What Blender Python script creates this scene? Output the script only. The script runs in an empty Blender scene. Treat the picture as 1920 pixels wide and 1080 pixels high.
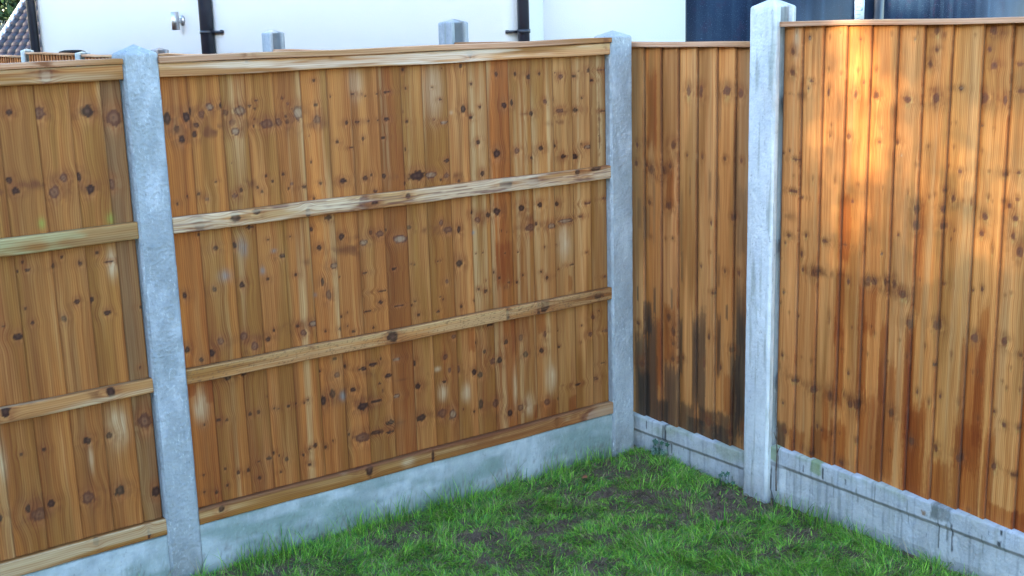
import bpy, bmesh, math, random
import numpy as np
from mathutils import Matrix, Vector

# ------------------------------------------------------------------ camera, world, sun, exposure
SC = bpy.context.scene
COL = SC.collection
cam = bpy.data.cameras.new('camera'); cam_o = bpy.data.objects.new('camera', cam); COL.objects.link(cam_o)
F = Vector((0.56100643, 0.79844186, -0.21854607)); R_ = Vector((0.81434935, -0.57972127, -0.02753882)); U_ = R_.cross(F)
M = Matrix(((R_.x, U_.x, -F.x, -3.0811), (R_.y, U_.y, -F.y, -3.6750), (R_.z, U_.z, -F.z, 1.7200), (0, 0, 0, 1)))
cam_o.matrix_world = M
cam.sensor_width = 36.0; cam.lens = 2264.22 / 1920 * 36.0
cam.clip_start = 0.05; cam.clip_end = 600
SC.camera = cam_o
SUN_EL, SUN_DIR = math.radians(10.5), Vector((-0.93, -0.30, 0.0)).normalized()
S_ = (SUN_DIR * math.cos(SUN_EL) + Vector((0, 0, math.sin(SUN_EL)))).normalized()
wo = bpy.data.worlds.new('World'); SC.world = wo; wo.use_nodes = True
nt = wo.node_tree; bg = nt.nodes['Background']
sky = nt.nodes.new('ShaderNodeTexSky'); sky.sky_type = 'NISHITA'; sky.sun_disc = False
sky.sun_elevation = SUN_EL; sky.sun_rotation = math.atan2(S_.x, S_.y)
sky.air_density = 1.0; sky.dust_density = 0.5; sky.ozone_density = 2.2
nt.links.new(sky.outputs[0], bg.inputs[0]); bg.inputs[1].default_value = 0.15
sl = bpy.data.lights.new('sun', 'SUN'); sl.energy = 2.2; sl.angle = math.radians(0.55); sl.color = (1.0, 0.85, 0.60)
so = bpy.data.objects.new('sun', sl); COL.objects.link(so); so.rotation_euler = S_.to_track_quat('Z', 'Y').to_euler(); so.location = S_ * 30
SC.view_settings.view_transform = 'Standard'; SC.view_settings.look = 'None'; SC.view_settings.gamma = 1; SC.view_settings.exposure = 3.50

# ------------------------------------------------------------------ helpers
rng = np.random.default_rng(7); random.seed(7)
def ss(a, b, x): t = np.clip((x - a) / (b - a), 0, 1); return t * t * (3 - 2 * t)
def vnoise(x, y, seed=0):
    xi = np.floor(x).astype(np.int64); yi = np.floor(y).astype(np.int64); fx = x - xi; fy = y - yi
    def h(a, b):
        n = (a * 374761393 + b * 668265263 + seed * 1442695041) & 0x7fffffff
        n = ((n ^ (n >> 13)) * 1274126177) & 0x7fffffff
        return ((n ^ (n >> 16)) & 0xffff) / 65535.0
    u = fx * fx * (3 - 2 * fx); v = fy * fy * (3 - 2 * fy)
    return (h(xi, yi) * (1 - u) + h(xi + 1, yi) * u) * (1 - v) + (h(xi, yi + 1) * (1 - u) + h(xi + 1, yi + 1) * u) * v
def fbm(x, y, seed=0, o=4):
    s = 0; a = .5; t = 0
    for i in range(o): s = s + a * vnoise(x * 2 ** i + i * 17.3, y * 2 ** i - i * 9.1, seed + i); t += a; a *= .5
    return s / t
def tag(o, label=None, cat=None, group=None, kind=None):
    if label: o['label'] = label
    if cat: o['category'] = cat
    if group: o['group'] = group
    if kind: o['kind'] = kind
    return o
def empty(name, loc, label, cat, group=None, rz=0.0):
    o = bpy.data.objects.new(name, None); COL.objects.link(o); o.location = loc; o.rotation_euler = (0, 0, rz)
    o.empty_display_size = .1
    return tag(o, label, cat, group)
def mesh_np(name, V, Fq, mat, parent=None, attrs=None, smooth=False, origin=None):
    V = np.asarray(V, float); loc = Vector((0, 0, 0))
    if origin is not None: loc = Vector(origin); V = V - np.array(origin)
    me = bpy.data.meshes.new(name)
    me.vertices.add(len(V)); me.vertices.foreach_set('co', V.astype(np.float32).ravel())
    if isinstance(Fq, np.ndarray):
        n, k = Fq.shape; me.loops.add(n * k); me.loops.foreach_set('vertex_index', Fq.astype(np.int32).ravel())
        me.polygons.add(n); me.polygons.foreach_set('loop_start', np.arange(0, n * k, k, dtype=np.int32))
        me.polygons.foreach_set('loop_total', np.full(n, k, np.int32))
    else:
        tot = sum(len(f) for f in Fq); me.loops.add(tot); me.loops.foreach_set('vertex_index', [i for f in Fq for i in f])
        me.polygons.add(len(Fq)); st = 0; s = []
        for f in Fq: s.append(st); st += len(f)
        me.polygons.foreach_set('loop_start', s); me.polygons.foreach_set('loop_total', [len(f) for f in Fq])
    if attrs:
        for k, (t, a) in attrs.items():
            at = me.attributes.new(k, t, 'POINT')
            if t == 'FLOAT_COLOR':
                c = np.ones((len(V), 4), np.float32); c[:, :3] = a; at.data.foreach_set('color', c.ravel())
            elif t == 'FLOAT_VECTOR': at.data.foreach_set('vector', np.asarray(a, np.float32).ravel())
            else: at.data.foreach_set('value', np.asarray(a, np.float32).ravel())
    me.update(calc_edges=True); me.validate()
    if smooth: me.polygons.foreach_set('use_smooth', np.ones(len(me.polygons), bool))
    me.materials.append(mat)
    o = bpy.data.objects.new(name, me); COL.objects.link(o); o.location = loc
    if parent: attach(o, parent)
    return o
def attach(o, p):
    o.parent = p
    o.matrix_parent_inverse = (Matrix.Translation(p.location) @ Matrix.Rotation(p.rotation_euler.z, 4, 'Z')).inverted()
class MB:
    def __init__(s): s.v = []; s.f = []
    def poly(s, vs, fs):
        b = len(s.v); s.v += [tuple(p) for p in vs]; s.f += [tuple(i + b for i in f) for f in fs]; return s
    def box(s, x0, x1, y0, y1, z0, z1):
        return s.poly([(x0, y0, z0), (x1, y0, z0), (x1, y1, z0), (x0, y1, z0), (x0, y0, z1), (x1, y0, z1), (x1, y1, z1), (x0, y1, z1)],
                      [(3, 2, 1, 0), (4, 5, 6, 7), (0, 1, 5, 4), (1, 2, 6, 5), (2, 3, 7, 6), (3, 0, 4, 7)])
    def tube(s, a, b, r, r2=None, n=16, caps=True):
        a = Vector(a); b = Vector(b); d = (b - a).normalized(); r2 = r if r2 is None else r2
        p = d.orthogonal().normalized(); q = d.cross(p); B = len(s.v)
        for c, rr in ((a, r), (b, r2)):
            for i in range(n):
                t = 2 * math.pi * i / n; s.v.append(tuple(c + (p * math.cos(t) + q * math.sin(t)) * rr))
        for i in range(n): j = (i + 1) % n; s.f.append((B + i, B + j, B + n + j, B + n + i))
        if caps: s.f.append(tuple(B + i for i in range(n))[::-1]); s.f.append(tuple(B + n + i for i in range(n)))
        return s
    def build(s, name, mat, parent=None, smooth=False, origin=None, bevel=0):
        o = mesh_np(name, np.array(s.v), s.f, mat, parent, smooth=smooth, origin=origin)
        if bevel:
            m = o.modifiers.new('bevel', 'BEVEL'); m.width = bevel; m.segments = 2; m.limit_method = 'ANGLE'
        return o

# ---- materials
def newmat(name):
    m = bpy.data.materials.new(name); m.use_nodes = True; t = m.node_tree; b = t.nodes['Principled BSDF']; return m, t, b
def N(t, typ, **k):
    n = t.nodes.new(typ)
    for a, v in k.items():
        if a in n.inputs.keys() if isinstance(a, str) and hasattr(n, 'inputs') else False: n.inputs[a].default_value = v
        else: setattr(n, a, v)
    return n
def noise(t, vec, scale, detail=4, rough=.55, mp=None):
    n = t.nodes.new('ShaderNodeTexNoise'); n.inputs['Scale'].default_value = scale; n.inputs['Detail'].default_value = detail; n.inputs['Roughness'].default_value = rough
    if mp is not None:
        m = t.nodes.new('ShaderNodeMapping'); m.inputs['Scale'].default_value = mp; t.links.new(vec, m.inputs[0]); vec = m.outputs[0]
    t.links.new(vec, n.inputs['Vector']); return n.outputs[0]
def rng_map(t, x, a, b, c, d):
    n = t.nodes.new('ShaderNodeMapRange'); n.inputs[1].default_value = a; n.inputs[2].default_value = b; n.inputs[3].default_value = c; n.inputs[4].default_value = d
    t.links.new(x, n.inputs[0]); return n.outputs[0]
def math_(t, op, a, b=None):
    n = t.nodes.new('ShaderNodeMath'); n.operation = op
    for i, v in enumerate((a, b)):
        if v is None: continue
        if isinstance(v, (int, float)): n.inputs[i].default_value = v
        else: t.links.new(v, n.inputs[i])
    return n.outputs[0]
def mixc(t, fac, a, b, blend='MIX'):
    n = t.nodes.new('ShaderNodeMix'); n.data_type = 'RGBA'; n.blend_type = blend
    if isinstance(fac, (int, float)): n.inputs[0].default_value = fac
    else: t.links.new(fac, n.inputs[0])
    for i, v in ((6, a), (7, b)):
        if isinstance(v, tuple): n.inputs[i].default_value = (*v, 1)
        else: t.links.new(v, n.inputs[i])
    return n.outputs[2]
def bump(t, b, h, s, d):
    n = t.nodes.new('ShaderNodeBump'); n.inputs['Strength'].default_value = s; n.inputs['Distance'].default_value = d
    t.links.new(h, n.inputs['Height']); t.links.new(n.outputs[0], b.inputs['Normal'])
def attr(t, name):
    a = t.nodes.new('ShaderNodeAttribute'); a.attribute_name = name; return a
def wood_mat():
    m, t, b = newmat('softwood'); c = attr(t, 'col').outputs['Color']; g = attr(t, 'gv').outputs['Vector']
    n1 = noise(t, g, 1, 3, .6, (330, 5, 1)); n2 = noise(t, g, 1, 3, .5, (70, 2.2, 1)); n3 = noise(t, g, 1, 2, .5, (18, 2.0, 1)); n4 = noise(t, g, 1, 4, .7, (420, 160, 1))
    wv = t.nodes.new('ShaderNodeTexWave'); wv.bands_direction = 'X'; wv.inputs['Scale'].default_value = 1; wv.inputs['Distortion'].default_value = 2.2; wv.inputs['Detail'].default_value = 2; wv.inputs['Detail Scale'].default_value = .6
    mp = t.nodes.new('ShaderNodeMapping'); mp.inputs['Scale'].default_value = (46, 1.1, 1); t.links.new(g, mp.inputs[0]); t.links.new(mp.outputs[0], wv.inputs['Vector'])
    ring = rng_map(t, wv.outputs['Fac'], 0.0, .55, 1.0, 0.0)
    dark = mixc(t, 1.0, c, (.62, .44, .30), 'MULTIPLY'); pale = mixc(t, .30, c, (.60, .34, .13))
    f = math_(t, 'ADD', math_(t, 'MULTIPLY', rng_map(t, n1, .38, .64, 0, 1), .40), math_(t, 'MULTIPLY', rng_map(t, n2, .36, .64, 0, 1), .55))
    f = math_(t, 'ADD', math_(t, 'SUBTRACT', f, .18), math_(t, 'MULTIPLY', ring, .34))
    x = mixc(t, rng_map(t, n3, .50, .72, 0, .6), c, pale); x = mixc(t, f, x, dark)
    x = mixc(t, rng_map(t, n4, .66, .82, 0, .35), x, (.10, .05, .03))
    t.links.new(x, b.inputs['Base Color']); b.inputs['Roughness'].default_value = .72; b.inputs['Specular IOR Level'].default_value = .3
    bump(t, b, math_(t, 'ADD', n1, math_(t, 'MULTIPLY', n4, .5)), .35, .0012)
    return m
def concrete_mat(name, rough=.5, SPK=.5, spec=.35):
    m, t, b = newmat(name); c = attr(t, 'col').outputs['Color']; g = attr(t, 'gv').outputs['Vector']
    n1 = noise(t, g, 26, 6, .65); n2 = noise(t, g, 95, 5, .7, (1, 1, .4)); n3 = noise(t, g, 7, 3, .5)
    x = mixc(t, rng_map(t, n1, .35, .7, 0, .45), c, mixc(t, 1, c, (.62, .66, .70), 'MULTIPLY'))
    x = mixc(t, math_(t, 'MULTIPLY', rng_map(t, n2, .55, .66, 0, SPK), rng_map(t, n3, .42, .6, .15, 1)), x, (.66, .71, .76)); x = mixc(t, rng_map(t, n2, .40, .30, 0, .6), x, (.13, .14, .15))
    t.links.new(x, b.inputs['Base Color']); b.inputs['Roughness'].default_value = .8; b.inputs['Specular IOR Level'].default_value = spec
    vo = t.nodes.new('ShaderNodeTexVoronoi'); vo.inputs['Scale'].default_value = 90; t.links.new(g, vo.inputs['Vector'])
    h = math_(t, 'ADD', math_(t, 'MULTIPLY', n2, .6), math_(t, 'ADD', n1, math_(t, 'MULTIPLY', vo.outputs['Distance'], .35)))
    bump(t, b, h, rough, .012); return m
def plain(name, col, rough=.6, metal=0, nscale=0, namt=.2, bumpd=0, spec=.5, coord='Object'):
    m, t, b = newmat(name); b.inputs['Roughness'].default_value = rough; b.inputs['Metallic'].default_value = metal; b.inputs['Specular IOR Level'].default_value = spec
    tc = t.nodes.new('ShaderNodeTexCoord')
    n = noise(t, tc.outputs[coord], nscale or 5, 5, .6)
    x = mixc(t, rng_map(t, n, .3, .7, 0, 1), tuple(v * (1 - namt) for v in col), tuple(min(1, v * (1 + namt)) for v in col))
    t.links.new(x, b.inputs['Base Color'])
    if bumpd: bump(t, b, n, .5, bumpd)
    return m
WOOD = wood_mat(); CONC = concrete_mat('rough_concrete', .6, .45); CONC2 = concrete_mat('smooth_concrete', .35, .12)
RENDER = plain('white_render', (.66, .66, .67), .9, nscale=140, namt=.03, bumpd=.003, spec=.2)
BLACKP = plain('black_plastic', (.012, .014, .022), .35, nscale=8, namt=.3)
STEEL = plain('brushed_steel', (.45, .45, .47), .42, 1, nscale=60, namt=.15)
DARKM = plain('dark_frame', (.006, .007, .012), .4)

# ------------------------------------------------------------------ wood colouring
PAL = [(.40, .215, .085), (.37, .185, .065), (.42, .24, .105), (.35, .165, .052), (.44, .255, .12), (.38, .20, .082)]
WT = np.array([.86, .585, .31])
def wood_colour(u, z, base, kn, seed, warp=True, soft=0.0):
    """u across the grain, z along it; returns colour and grain coordinate"""
    col = np.tile(np.array(base) * WT, (len(u), 1)).astype(float); g = u.copy()
    KD = np.array([.040, .012, .004]) * (1 - soft) + np.array([.20, .07, .028]) * soft
    tone = fbm(u * 9 + seed, z * 1.3 + seed * .7, seed, 3)[:, None]; t2 = fbm(u * 48 + seed, z * .9 + seed * .3, seed + 1, 3)[:, None]
    col *= (0.70 + .60 * tone) * (.72 + .56 * (t2 * (1 - .6 * soft) + .5 * .6 * soft))
    col = mixv(col, np.array([.46, .31, .145]), .65 * (1 - .7 * soft) * ss(.60, .78, fbm(u * 30 + 9, z * .8 + seed, seed + 6, 3)))
    col = mixv(col, np.array([.25, .105, .018]), .85 * (1 - .55 * soft) * ss(.48, .68, fbm(u * 14 + 5, z * 1.1 + seed, seed + 3, 3)))
    wob = (fbm(u * 110, z * 90, 3 + seed % 7, 3) - .5) * 1.7
    for (ku, kz, ru, rz, k) in kn:
        if ku < u.min() - .08 or ku > u.max() + .08: continue
        big = k in (6, 7, 5, 4, 3, 8, 9)
        m = np.abs(z - kz) < (rz * 3 + .05)
        if not m.any(): continue
        if ru < .0006: ru = .0006
        du = (u[m] - ku) / ru; dz = (z[m] - kz) / rz; d = np.sqrt(du * du + dz * dz); dn = d * (1 + .5 * wob[m])
        cm = col[m]
        if k in (0, 1, 2, 10):
            r = max(ru, .003)
            e = np.exp(-((z[m] - kz) / (2.6 * rz + .004)) ** 2) * np.exp(-np.abs(u[m] - ku) / (2.2 * r + .002))
            if warp: g[m] = g[m] - (u[m] - ku) * e * .85
            big_ = min(1, max(ru, rz) / .012)
            sm_ = fbm(u[m] * 70 + 3, z[m] * 60, 8, 3); spread = np.exp(-((u[m] - ku) / (3.2 * ru + .004)) ** 2 - ((z[m] - kz + .4 * rz) / (1.9 * rz + .003)) ** 2)
            cm = mixv(cm, np.array([.19, .062, .014]), (.30 + .45 * big_) * (1 - .35 * soft) * (1 - .8 * soft * (ru < .0065)) * spread * ss(.38, .58, sm_))
            cm = mixv(cm, np.minimum(cm * 1.3 + .01, .6), .5 * ss(2.0, 1.5, dn) * ss(1.05, 1.3, dn) * big_)
            cm = mixv(cm, np.minimum(cm * 1.45 + .01, .6), .55 * np.exp(-((np.abs(du) - .1) / 1.0) ** 2 - ((dz + 1.9) / .8) ** 2) * (((int(abs(ku) * 997) + k) % 3) > 0))
            cm = mixv(cm, np.array([.22, .065, .014]), .45 * np.exp(-(du / 2.2) ** 2 - ((dz - 1.2) / 1.3) ** 2))
            tail = ss(1.3, .3, np.abs(du)) * ss(4.5, 1, np.abs(dz)); cm = mixv(cm, np.array([.26, .10, .03]), .35 * tail)
        if k == 0:
            cm = mixv(cm, KD, ss(1.2, .85, dn) * (1 - .25 * soft) * (.70 + .3 * big_) * (1 - .75 * soft * (ru < .0065))); cm = mixv(cm, np.array([.105, .045, .03]), .6 * ss(.55, .2, d) * (ru > .006))
        elif k == 1:
            cm = mixv(cm, np.array([.11, .038, .018]) * (1 + soft), ss(1.3, .85, dn)); cm = mixv(cm, np.array([.19, .082, .038]), ss(.78, .45, dn) * .85)
            cm = mixv(cm, np.array([.08, .03, .02]), ss(.3, .1, d) * .6)
        elif k == 2:
            cm = mixv(cm, np.array([.10, .035, .018]), ss(1.35, .95, dn + .35 * dz * .5)); cm = mixv(cm, np.array([.27, .17, .105]), .9 * ss(.98, .55, np.sqrt(du * du + (dz + .18) ** 2)))
        elif k == 10: cm = mixv(cm, np.array([.34, .215, .15]), ss(1.1, .8, dn)); cm = mixv(cm, np.array([.16, .05, .025]), ss(.25, .0, np.abs(d - 1.05)))
        elif k == 3: cm = mixv(cm, np.array([.16, .052, .014]), .9 * (1 - .5 * soft) * np.exp(-d * d * .8) * ss(.36, .60, fbm(u[m] * 55, z[m] * 34, 19, 4)))
        elif k == 4: cm = mixv(cm, np.array([.20, .19, .19]), .62 * np.exp(-d ** 2) * (.5 + fbm(u[m] * 90, z[m] * 50, 4, 3)))
        elif k == 5: cm = mixv(cm, np.array([.50, .37, .23]), .75 * np.exp(-d ** 2.5) * (.5 + fbm(u[m] * 80, z[m] * 25, 5, 3)))
        elif k == 8: cm = mixv(cm, np.array([.47, .34, .22]), .5 * np.exp(-d ** 3))
        elif k == 9: cm = mixv(cm, np.array([.22, .27, .05]), .7 * np.exp(-d * d))
        elif k in (6, 7):
            jag = (fbm(u[m] * 150, z[m] * 3.0, 11, 3) - .5) * 1.1; q_ = np.maximum(np.abs(du) * .98, np.abs(dz)); w7 = .85 if k == 7 else .74; s = w7 * ss(1.1, .84, q_ + jag * .5 * (np.abs(dz) > .4) + wob[m] * .12) + (1 - w7) * ss(1.25, .45, q_ + jag * .25)
            if k == 6: s = s * (.45 + .55 * ss(.85, .45, z[m]))
            if k == 6: cm = mixv(cm, cm * .16 + np.array([.026, .023, .021]), s * .90)
            else: cm = mixv(cm, cm * np.array([.55, .36, .2]) + np.array([.06, .018, .002]), s * .85)
        col[m] = cm
    return np.clip(col, .004, .9), g
def mixv(a, b, f): f = np.asarray(f)[..., None]; return a * (1 - f) + b * f

def sweep(prof, ts, place, closed=False):
    """grid of profile points along ts; place(prof_pts, t) -> xyz"""
    n = len(prof); m = len(ts); V = np.concatenate([place(prof, t) for t in ts])
    i = np.arange(m - 1)[:, None] * n + np.arange(n - 1)[None, :]
    Fq = np.stack([i, i + 1, i + n + 1, i + n], -1).reshape(-1, 4)
    return V, Fq, np.repeat(np.asarray(ts), n)

def fence_boards(parent, seams, z0, z1, side, kn, off, seed0, fine=.003, tint=(1, 1, 1), toned=None):
    """side 'y': boards on plane y=off facing -y (u = x). side 'x': plane x=off facing -x (u = y, running downwards)"""
    VV = []; FF = []; CC = []; GG = []; base = 0
    for i in range(len(seams) - 1):
        a, b = seams[i], seams[i + 1]; w = abs(b - a); seed = seed0 + i * 13
        r = np.random.default_rng(seed); nu = max(4, int(w / fine)); T = .011 if side == 'y' else .014
        t = np.linspace(0, 1, nu)                                     # 0 = thin edge side, 1 = proud thick edge
        cup = .0012 * np.sin(np.pi * t) * r.uniform(-1, 1)
        if side == 'y': d = .008 - .006 * t + cup
        else: d = .014 - .014 * t + cup
        u = a + (b - a) * t
        gap = .0012
        pu = np.concatenate([[u[0]], u, [u[-1], u[-1]]]); pd = np.concatenate([[d[0] + .0035], d, [d[-1] + T * .7, d[-1] + T * 1.5]])
        pu[1:-2] = a + (b - a) * (gap / w + (1 - 2 * gap / w) * t); pu[0] = pu[1] - .007 * np.sign(b - a); pu[-2:] = pu[-3]
        ts = np.arange(z0, z1 + .0045, .005); zj0 = r.uniform(-.003, .003)
        lean = r.uniform(-.0015, .0015)
        def place(p, tz):
            uu = p[:, 0] + lean * (tz - .8)
            if side == 'y': return np.stack([uu, off + p[:, 1], np.full(len(p), tz)], 1)
            return np.stack([off + p[:, 1], uu, np.full(len(p), tz)], 1)
        V, Fq, tt = sweep(np.stack([pu, pd], 1), ts, place)
        V[tt <= z0 + 1e-6, 2] += zj0
        un = np.tile(pu, len(ts))
        bc = np.array(PAL[r.integers(len(PAL))]) * r.uniform(.80, 1.16)
        if toned and i in toned: bc = np.array(toned[i])
        bc = bc * np.array(tint)
        lo, hi = min(a, b), max(a, b)
        kk = [(ku, kz, min(ru, .05), rz, k) for (ku, kz, ru, rz, k) in kn if lo - ru * (.9 if k > 2 else .35) < ku < hi + ru * (.9 if k > 2 else .35)]
        kk.sort(key=lambda q: -(q[4] in (3, 5, 6, 7, 8, 9)))
        C, g = wood_colour(un, tt, bc, kk, seed, soft=.75 if side == 'x' else 0)
        damp = ss(1.15, .15, tt + .35 * (fbm(un * 25, tt * 2, seed + 2, 2) - .5)) * (.55 if side == 'y' else .22); C = C * (1 - damp[:, None] * np.array([.22, .36, .48]))
        e = np.tile(np.concatenate([[0], t, [1, 1]]), len(ts)); edge = np.minimum(e, 1 - e) * w
        C = mixv(C, C * np.array([.62, .5, .42]), ss(.006, .0, edge) * .6)                  # weathered board edges
        strip = np.tile(np.concatenate([[1], np.zeros(nu), [1, 1]]), len(ts)); C = mixv(C, C * .42 + np.array([.03, .026, .024]), strip * .95)
        nail = None
        VV.append(V); FF.append(Fq + base if side == 'y' else (Fq + base)); base += len(V); CC.append(C); GG.append(np.stack([g + seed * .37, tt + seed * 1.7, np.full(len(g), seed * .11)], 1))
    V = np.concatenate(VV); o0 = (float(np.mean(seams)), off, z0) if side == 'y' else (off, float(np.mean(seams)), z0)
    return mesh_np('boards', V, np.concatenate(FF), WOOD, parent, {'col': ('FLOAT_COLOR', np.concatenate(CC)), 'gv': ('FLOAT_VECTOR', np.concatenate(GG))}, origin=o0)

def bar(name, parent, axis, u0, u1, zlo, zhi, d0, d1, base, kn, seed, sag=0.0, rnd=.003, tilt=0.0, step=.004, streak=None, mat=None):
    """timber bar along x (axis 'x', front face at y=d0 towards -y) or along y (axis 'y', front face at x=d0 towards -x)"""
    h = zhi - zlo; nf = max(4, int(h / .004)); zf = np.linspace(zlo + rnd, zhi - rnd, nf)
    P = [(d1, zlo), (d0 + rnd, zlo), (d0 + rnd * .3, zlo + rnd * .3)] + [(d0, z) for z in zf] + [(d0 + rnd * .3, zhi - rnd * .3), (d0 + rnd, zhi), ((d0 + d1) / 2, zhi), (d1, zhi), (d1, zlo)]
    P = np.array(P); ts = np.arange(u0, u1 + step * .5, step); ts[-1] = u1; L = u1 - u0
    def place(p, t):
        q = (t - u0) / L; dz = -sag * math.sin(math.pi * q) + tilt * (q - .5) + .0012 * math.sin(t * 9 + seed) ; dd = .0008 * math.sin(t * 23 + seed)
        zz = p[:, 1] + dz; d = p[:, 0] + dd
        return np.stack([np.full(len(p), t), d, zz], 1) if axis == 'x' else np.stack([d, np.full(len(p), t), zz], 1)
    V, Fq, tt = sweep(P, ts, place)
    z = np.tile(P[:, 1] + (P[:, 0] - d0) * .8 * (P[:, 1] > zhi - 1e-4), len(ts))
    kk = [(kz, ku, rz, ru, k) for (ku, kz, ru, rz, k) in kn if zlo - .01 < kz < zhi + .02]
    C, g = wood_colour(z, tt, base, kk, seed)
    if streak is not None: C = streak(C, z, tt)
    n = len(P); caps = [tuple(range(n - 1))[::-1], tuple(len(V) - n + i for i in range(n - 1))]
    Fl = [tuple(f) for f in Fq] + caps
    o0 = (u0, d0, zlo) if axis == 'x' else (d0, u0, zlo)
    return mesh_np(name, V, Fl, WOOD, parent, {'col': ('FLOAT_COLOR', C), 'gv': ('FLOAT_VECTOR', np.stack([g + seed * .3, tt * .9 + seed, np.full(len(g), seed * .1)], 1))}, origin=o0)

def conc_colour(a, z, seed, base, algae=0, streaks=0, white=.3):
    C = np.tile(np.array(base, float), (len(a), 1)); n = fbm(a * 12, z * 5, seed, 4); C *= (.78 + .44 * n)[:, None]
    C = mixv(C, np.array([.50, .53, .58]), white * ss(.52, .75, fbm(a * 20 + 4, z * 9, seed + 5, 4)))
    if streaks: C = mixv(C, np.array([.20, .22, .17]), streaks * ss(.55, .8, fbm(a * 70, z * 4.0, seed + 9, 4)) )
    if algae: C = mixv(C, np.array([.17, .235, .19]), algae * ss(.45, .75, fbm(a * 5, z * 10, seed + 2, 3)))
    return C
def conc_post(name, x0, x1, y0, y1, zb, zt, zap, label, group, base, mat, seed, slot=None, fine=.006, algae=.1, streaks=.2, white=.3, batter=0.0, cat='fence post'):
    """chamfered H-section post with a pyramid cap; slot: side ('x' or 'y') on which the panel channels are cut"""
    c = .008; P = []
    def edge(p, q):
        L = math.dist(p, q); n = max(1, int(L / fine)); return [(p[0] + (q[0] - p[0]) * i / n, p[1] + (q[1] - p[1]) * i / n) for i in range(n)]
    corners = [(x0 + c, y0), (x1 - c, y0), (x1, y0 + c), (x1, y1 - c), (x1 - c, y1), (x0 + c, y1), (x0, y1 - c), (x0, y0 + c)]
    if slot == 'y':       # channels cut into the faces looking along -y and +y
        xm = (x0 + x1) / 2; s = (x1 - x0) * .27; dp = .022
        corners = [(x0 + c, y0), (xm - s, y0), (xm - s + .004, y0 + dp), (xm + s - .004, y0 + dp), (xm + s, y0), (x1 - c, y0), (x1, y0 + c), (x1, y1 - c), (x1 - c, y1), (xm + s, y1), (xm + s - .004, y1 - dp), (xm - s + .004, y1 - dp), (xm - s, y1), (x0 + c, y1), (x0, y1 - c), (x0, y0 + c)]
    for i in range(len(corners)): P += edge(corners[i], corners[(i + 1) % len(corners)])
    P = np.array(P + [P[0]]); n = len(P); ts = np.concatenate([np.arange(zb, zt, .012), [zt]])
    cx, cy = (x0 + x1) / 2, (y0 + y1) / 2
    w1 = fbm(P[:, 0] * 40 + P[:, 1] * 37, P[:, 1] * 0 + seed, seed, 2)
    def place(p, t):
        rg = (fbm(p[:, 0] * 60 + p[:, 1] * 50 + seed, np.full(len(p), t * 30), seed, 3) - .5) * .0022
        k = 1 + batter * (zt - t); q = np.stack([cx + (p[:, 0] - cx) * k * (1 + rg * 12), cy + (p[:, 1] - cy) * k * (1 + rg * 12), np.full(len(p), t)], 1); q[-1] = q[0]; return q
    V, Fq, tt = sweep(P, ts, place)
    per = np.concatenate([[0], np.cumsum(np.hypot(np.diff(P[:, 0]), np.diff(P[:, 1])))]); a = np.tile(per, len(ts))
    # cap: second ring slightly in, apex
    top = V[-n:].copy(); ring = top.copy(); ring[:, :2] = np.array([cx, cy]) + (top[:, :2] - np.array([cx, cy])) * .94; ring[:, 2] = zt + .006
    b = len(V); V = np.concatenate([V, ring, [[cx, cy, zap]]])
    Fl = [tuple(f) for f in Fq] + [(b - n + i, b - n + i + 1, b + i + 1, b + i) for i in range(n - 1)] + [(b + i, b + i + 1, b + n) for i in range(n - 1)]
    a = np.concatenate([a, per, [0]]); tt = np.concatenate([tt, np.full(n + 1, zt)])
    C = conc_colour(a, tt, seed, base, algae, streaks, white)
    dirt = ss(.10, -.06, tt + .05 * fbm(a * 30, tt * 10, 3, 2)); C = mixv(C, np.array([.12, .11, .095]), dirt * .45)
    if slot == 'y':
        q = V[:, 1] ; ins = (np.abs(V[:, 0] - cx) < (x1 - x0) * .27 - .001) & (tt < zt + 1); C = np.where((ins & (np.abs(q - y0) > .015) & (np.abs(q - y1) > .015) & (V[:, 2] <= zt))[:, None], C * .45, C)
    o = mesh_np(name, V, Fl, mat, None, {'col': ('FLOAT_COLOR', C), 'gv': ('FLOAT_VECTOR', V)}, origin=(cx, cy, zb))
    return tag(o, label, cat, group)
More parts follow.
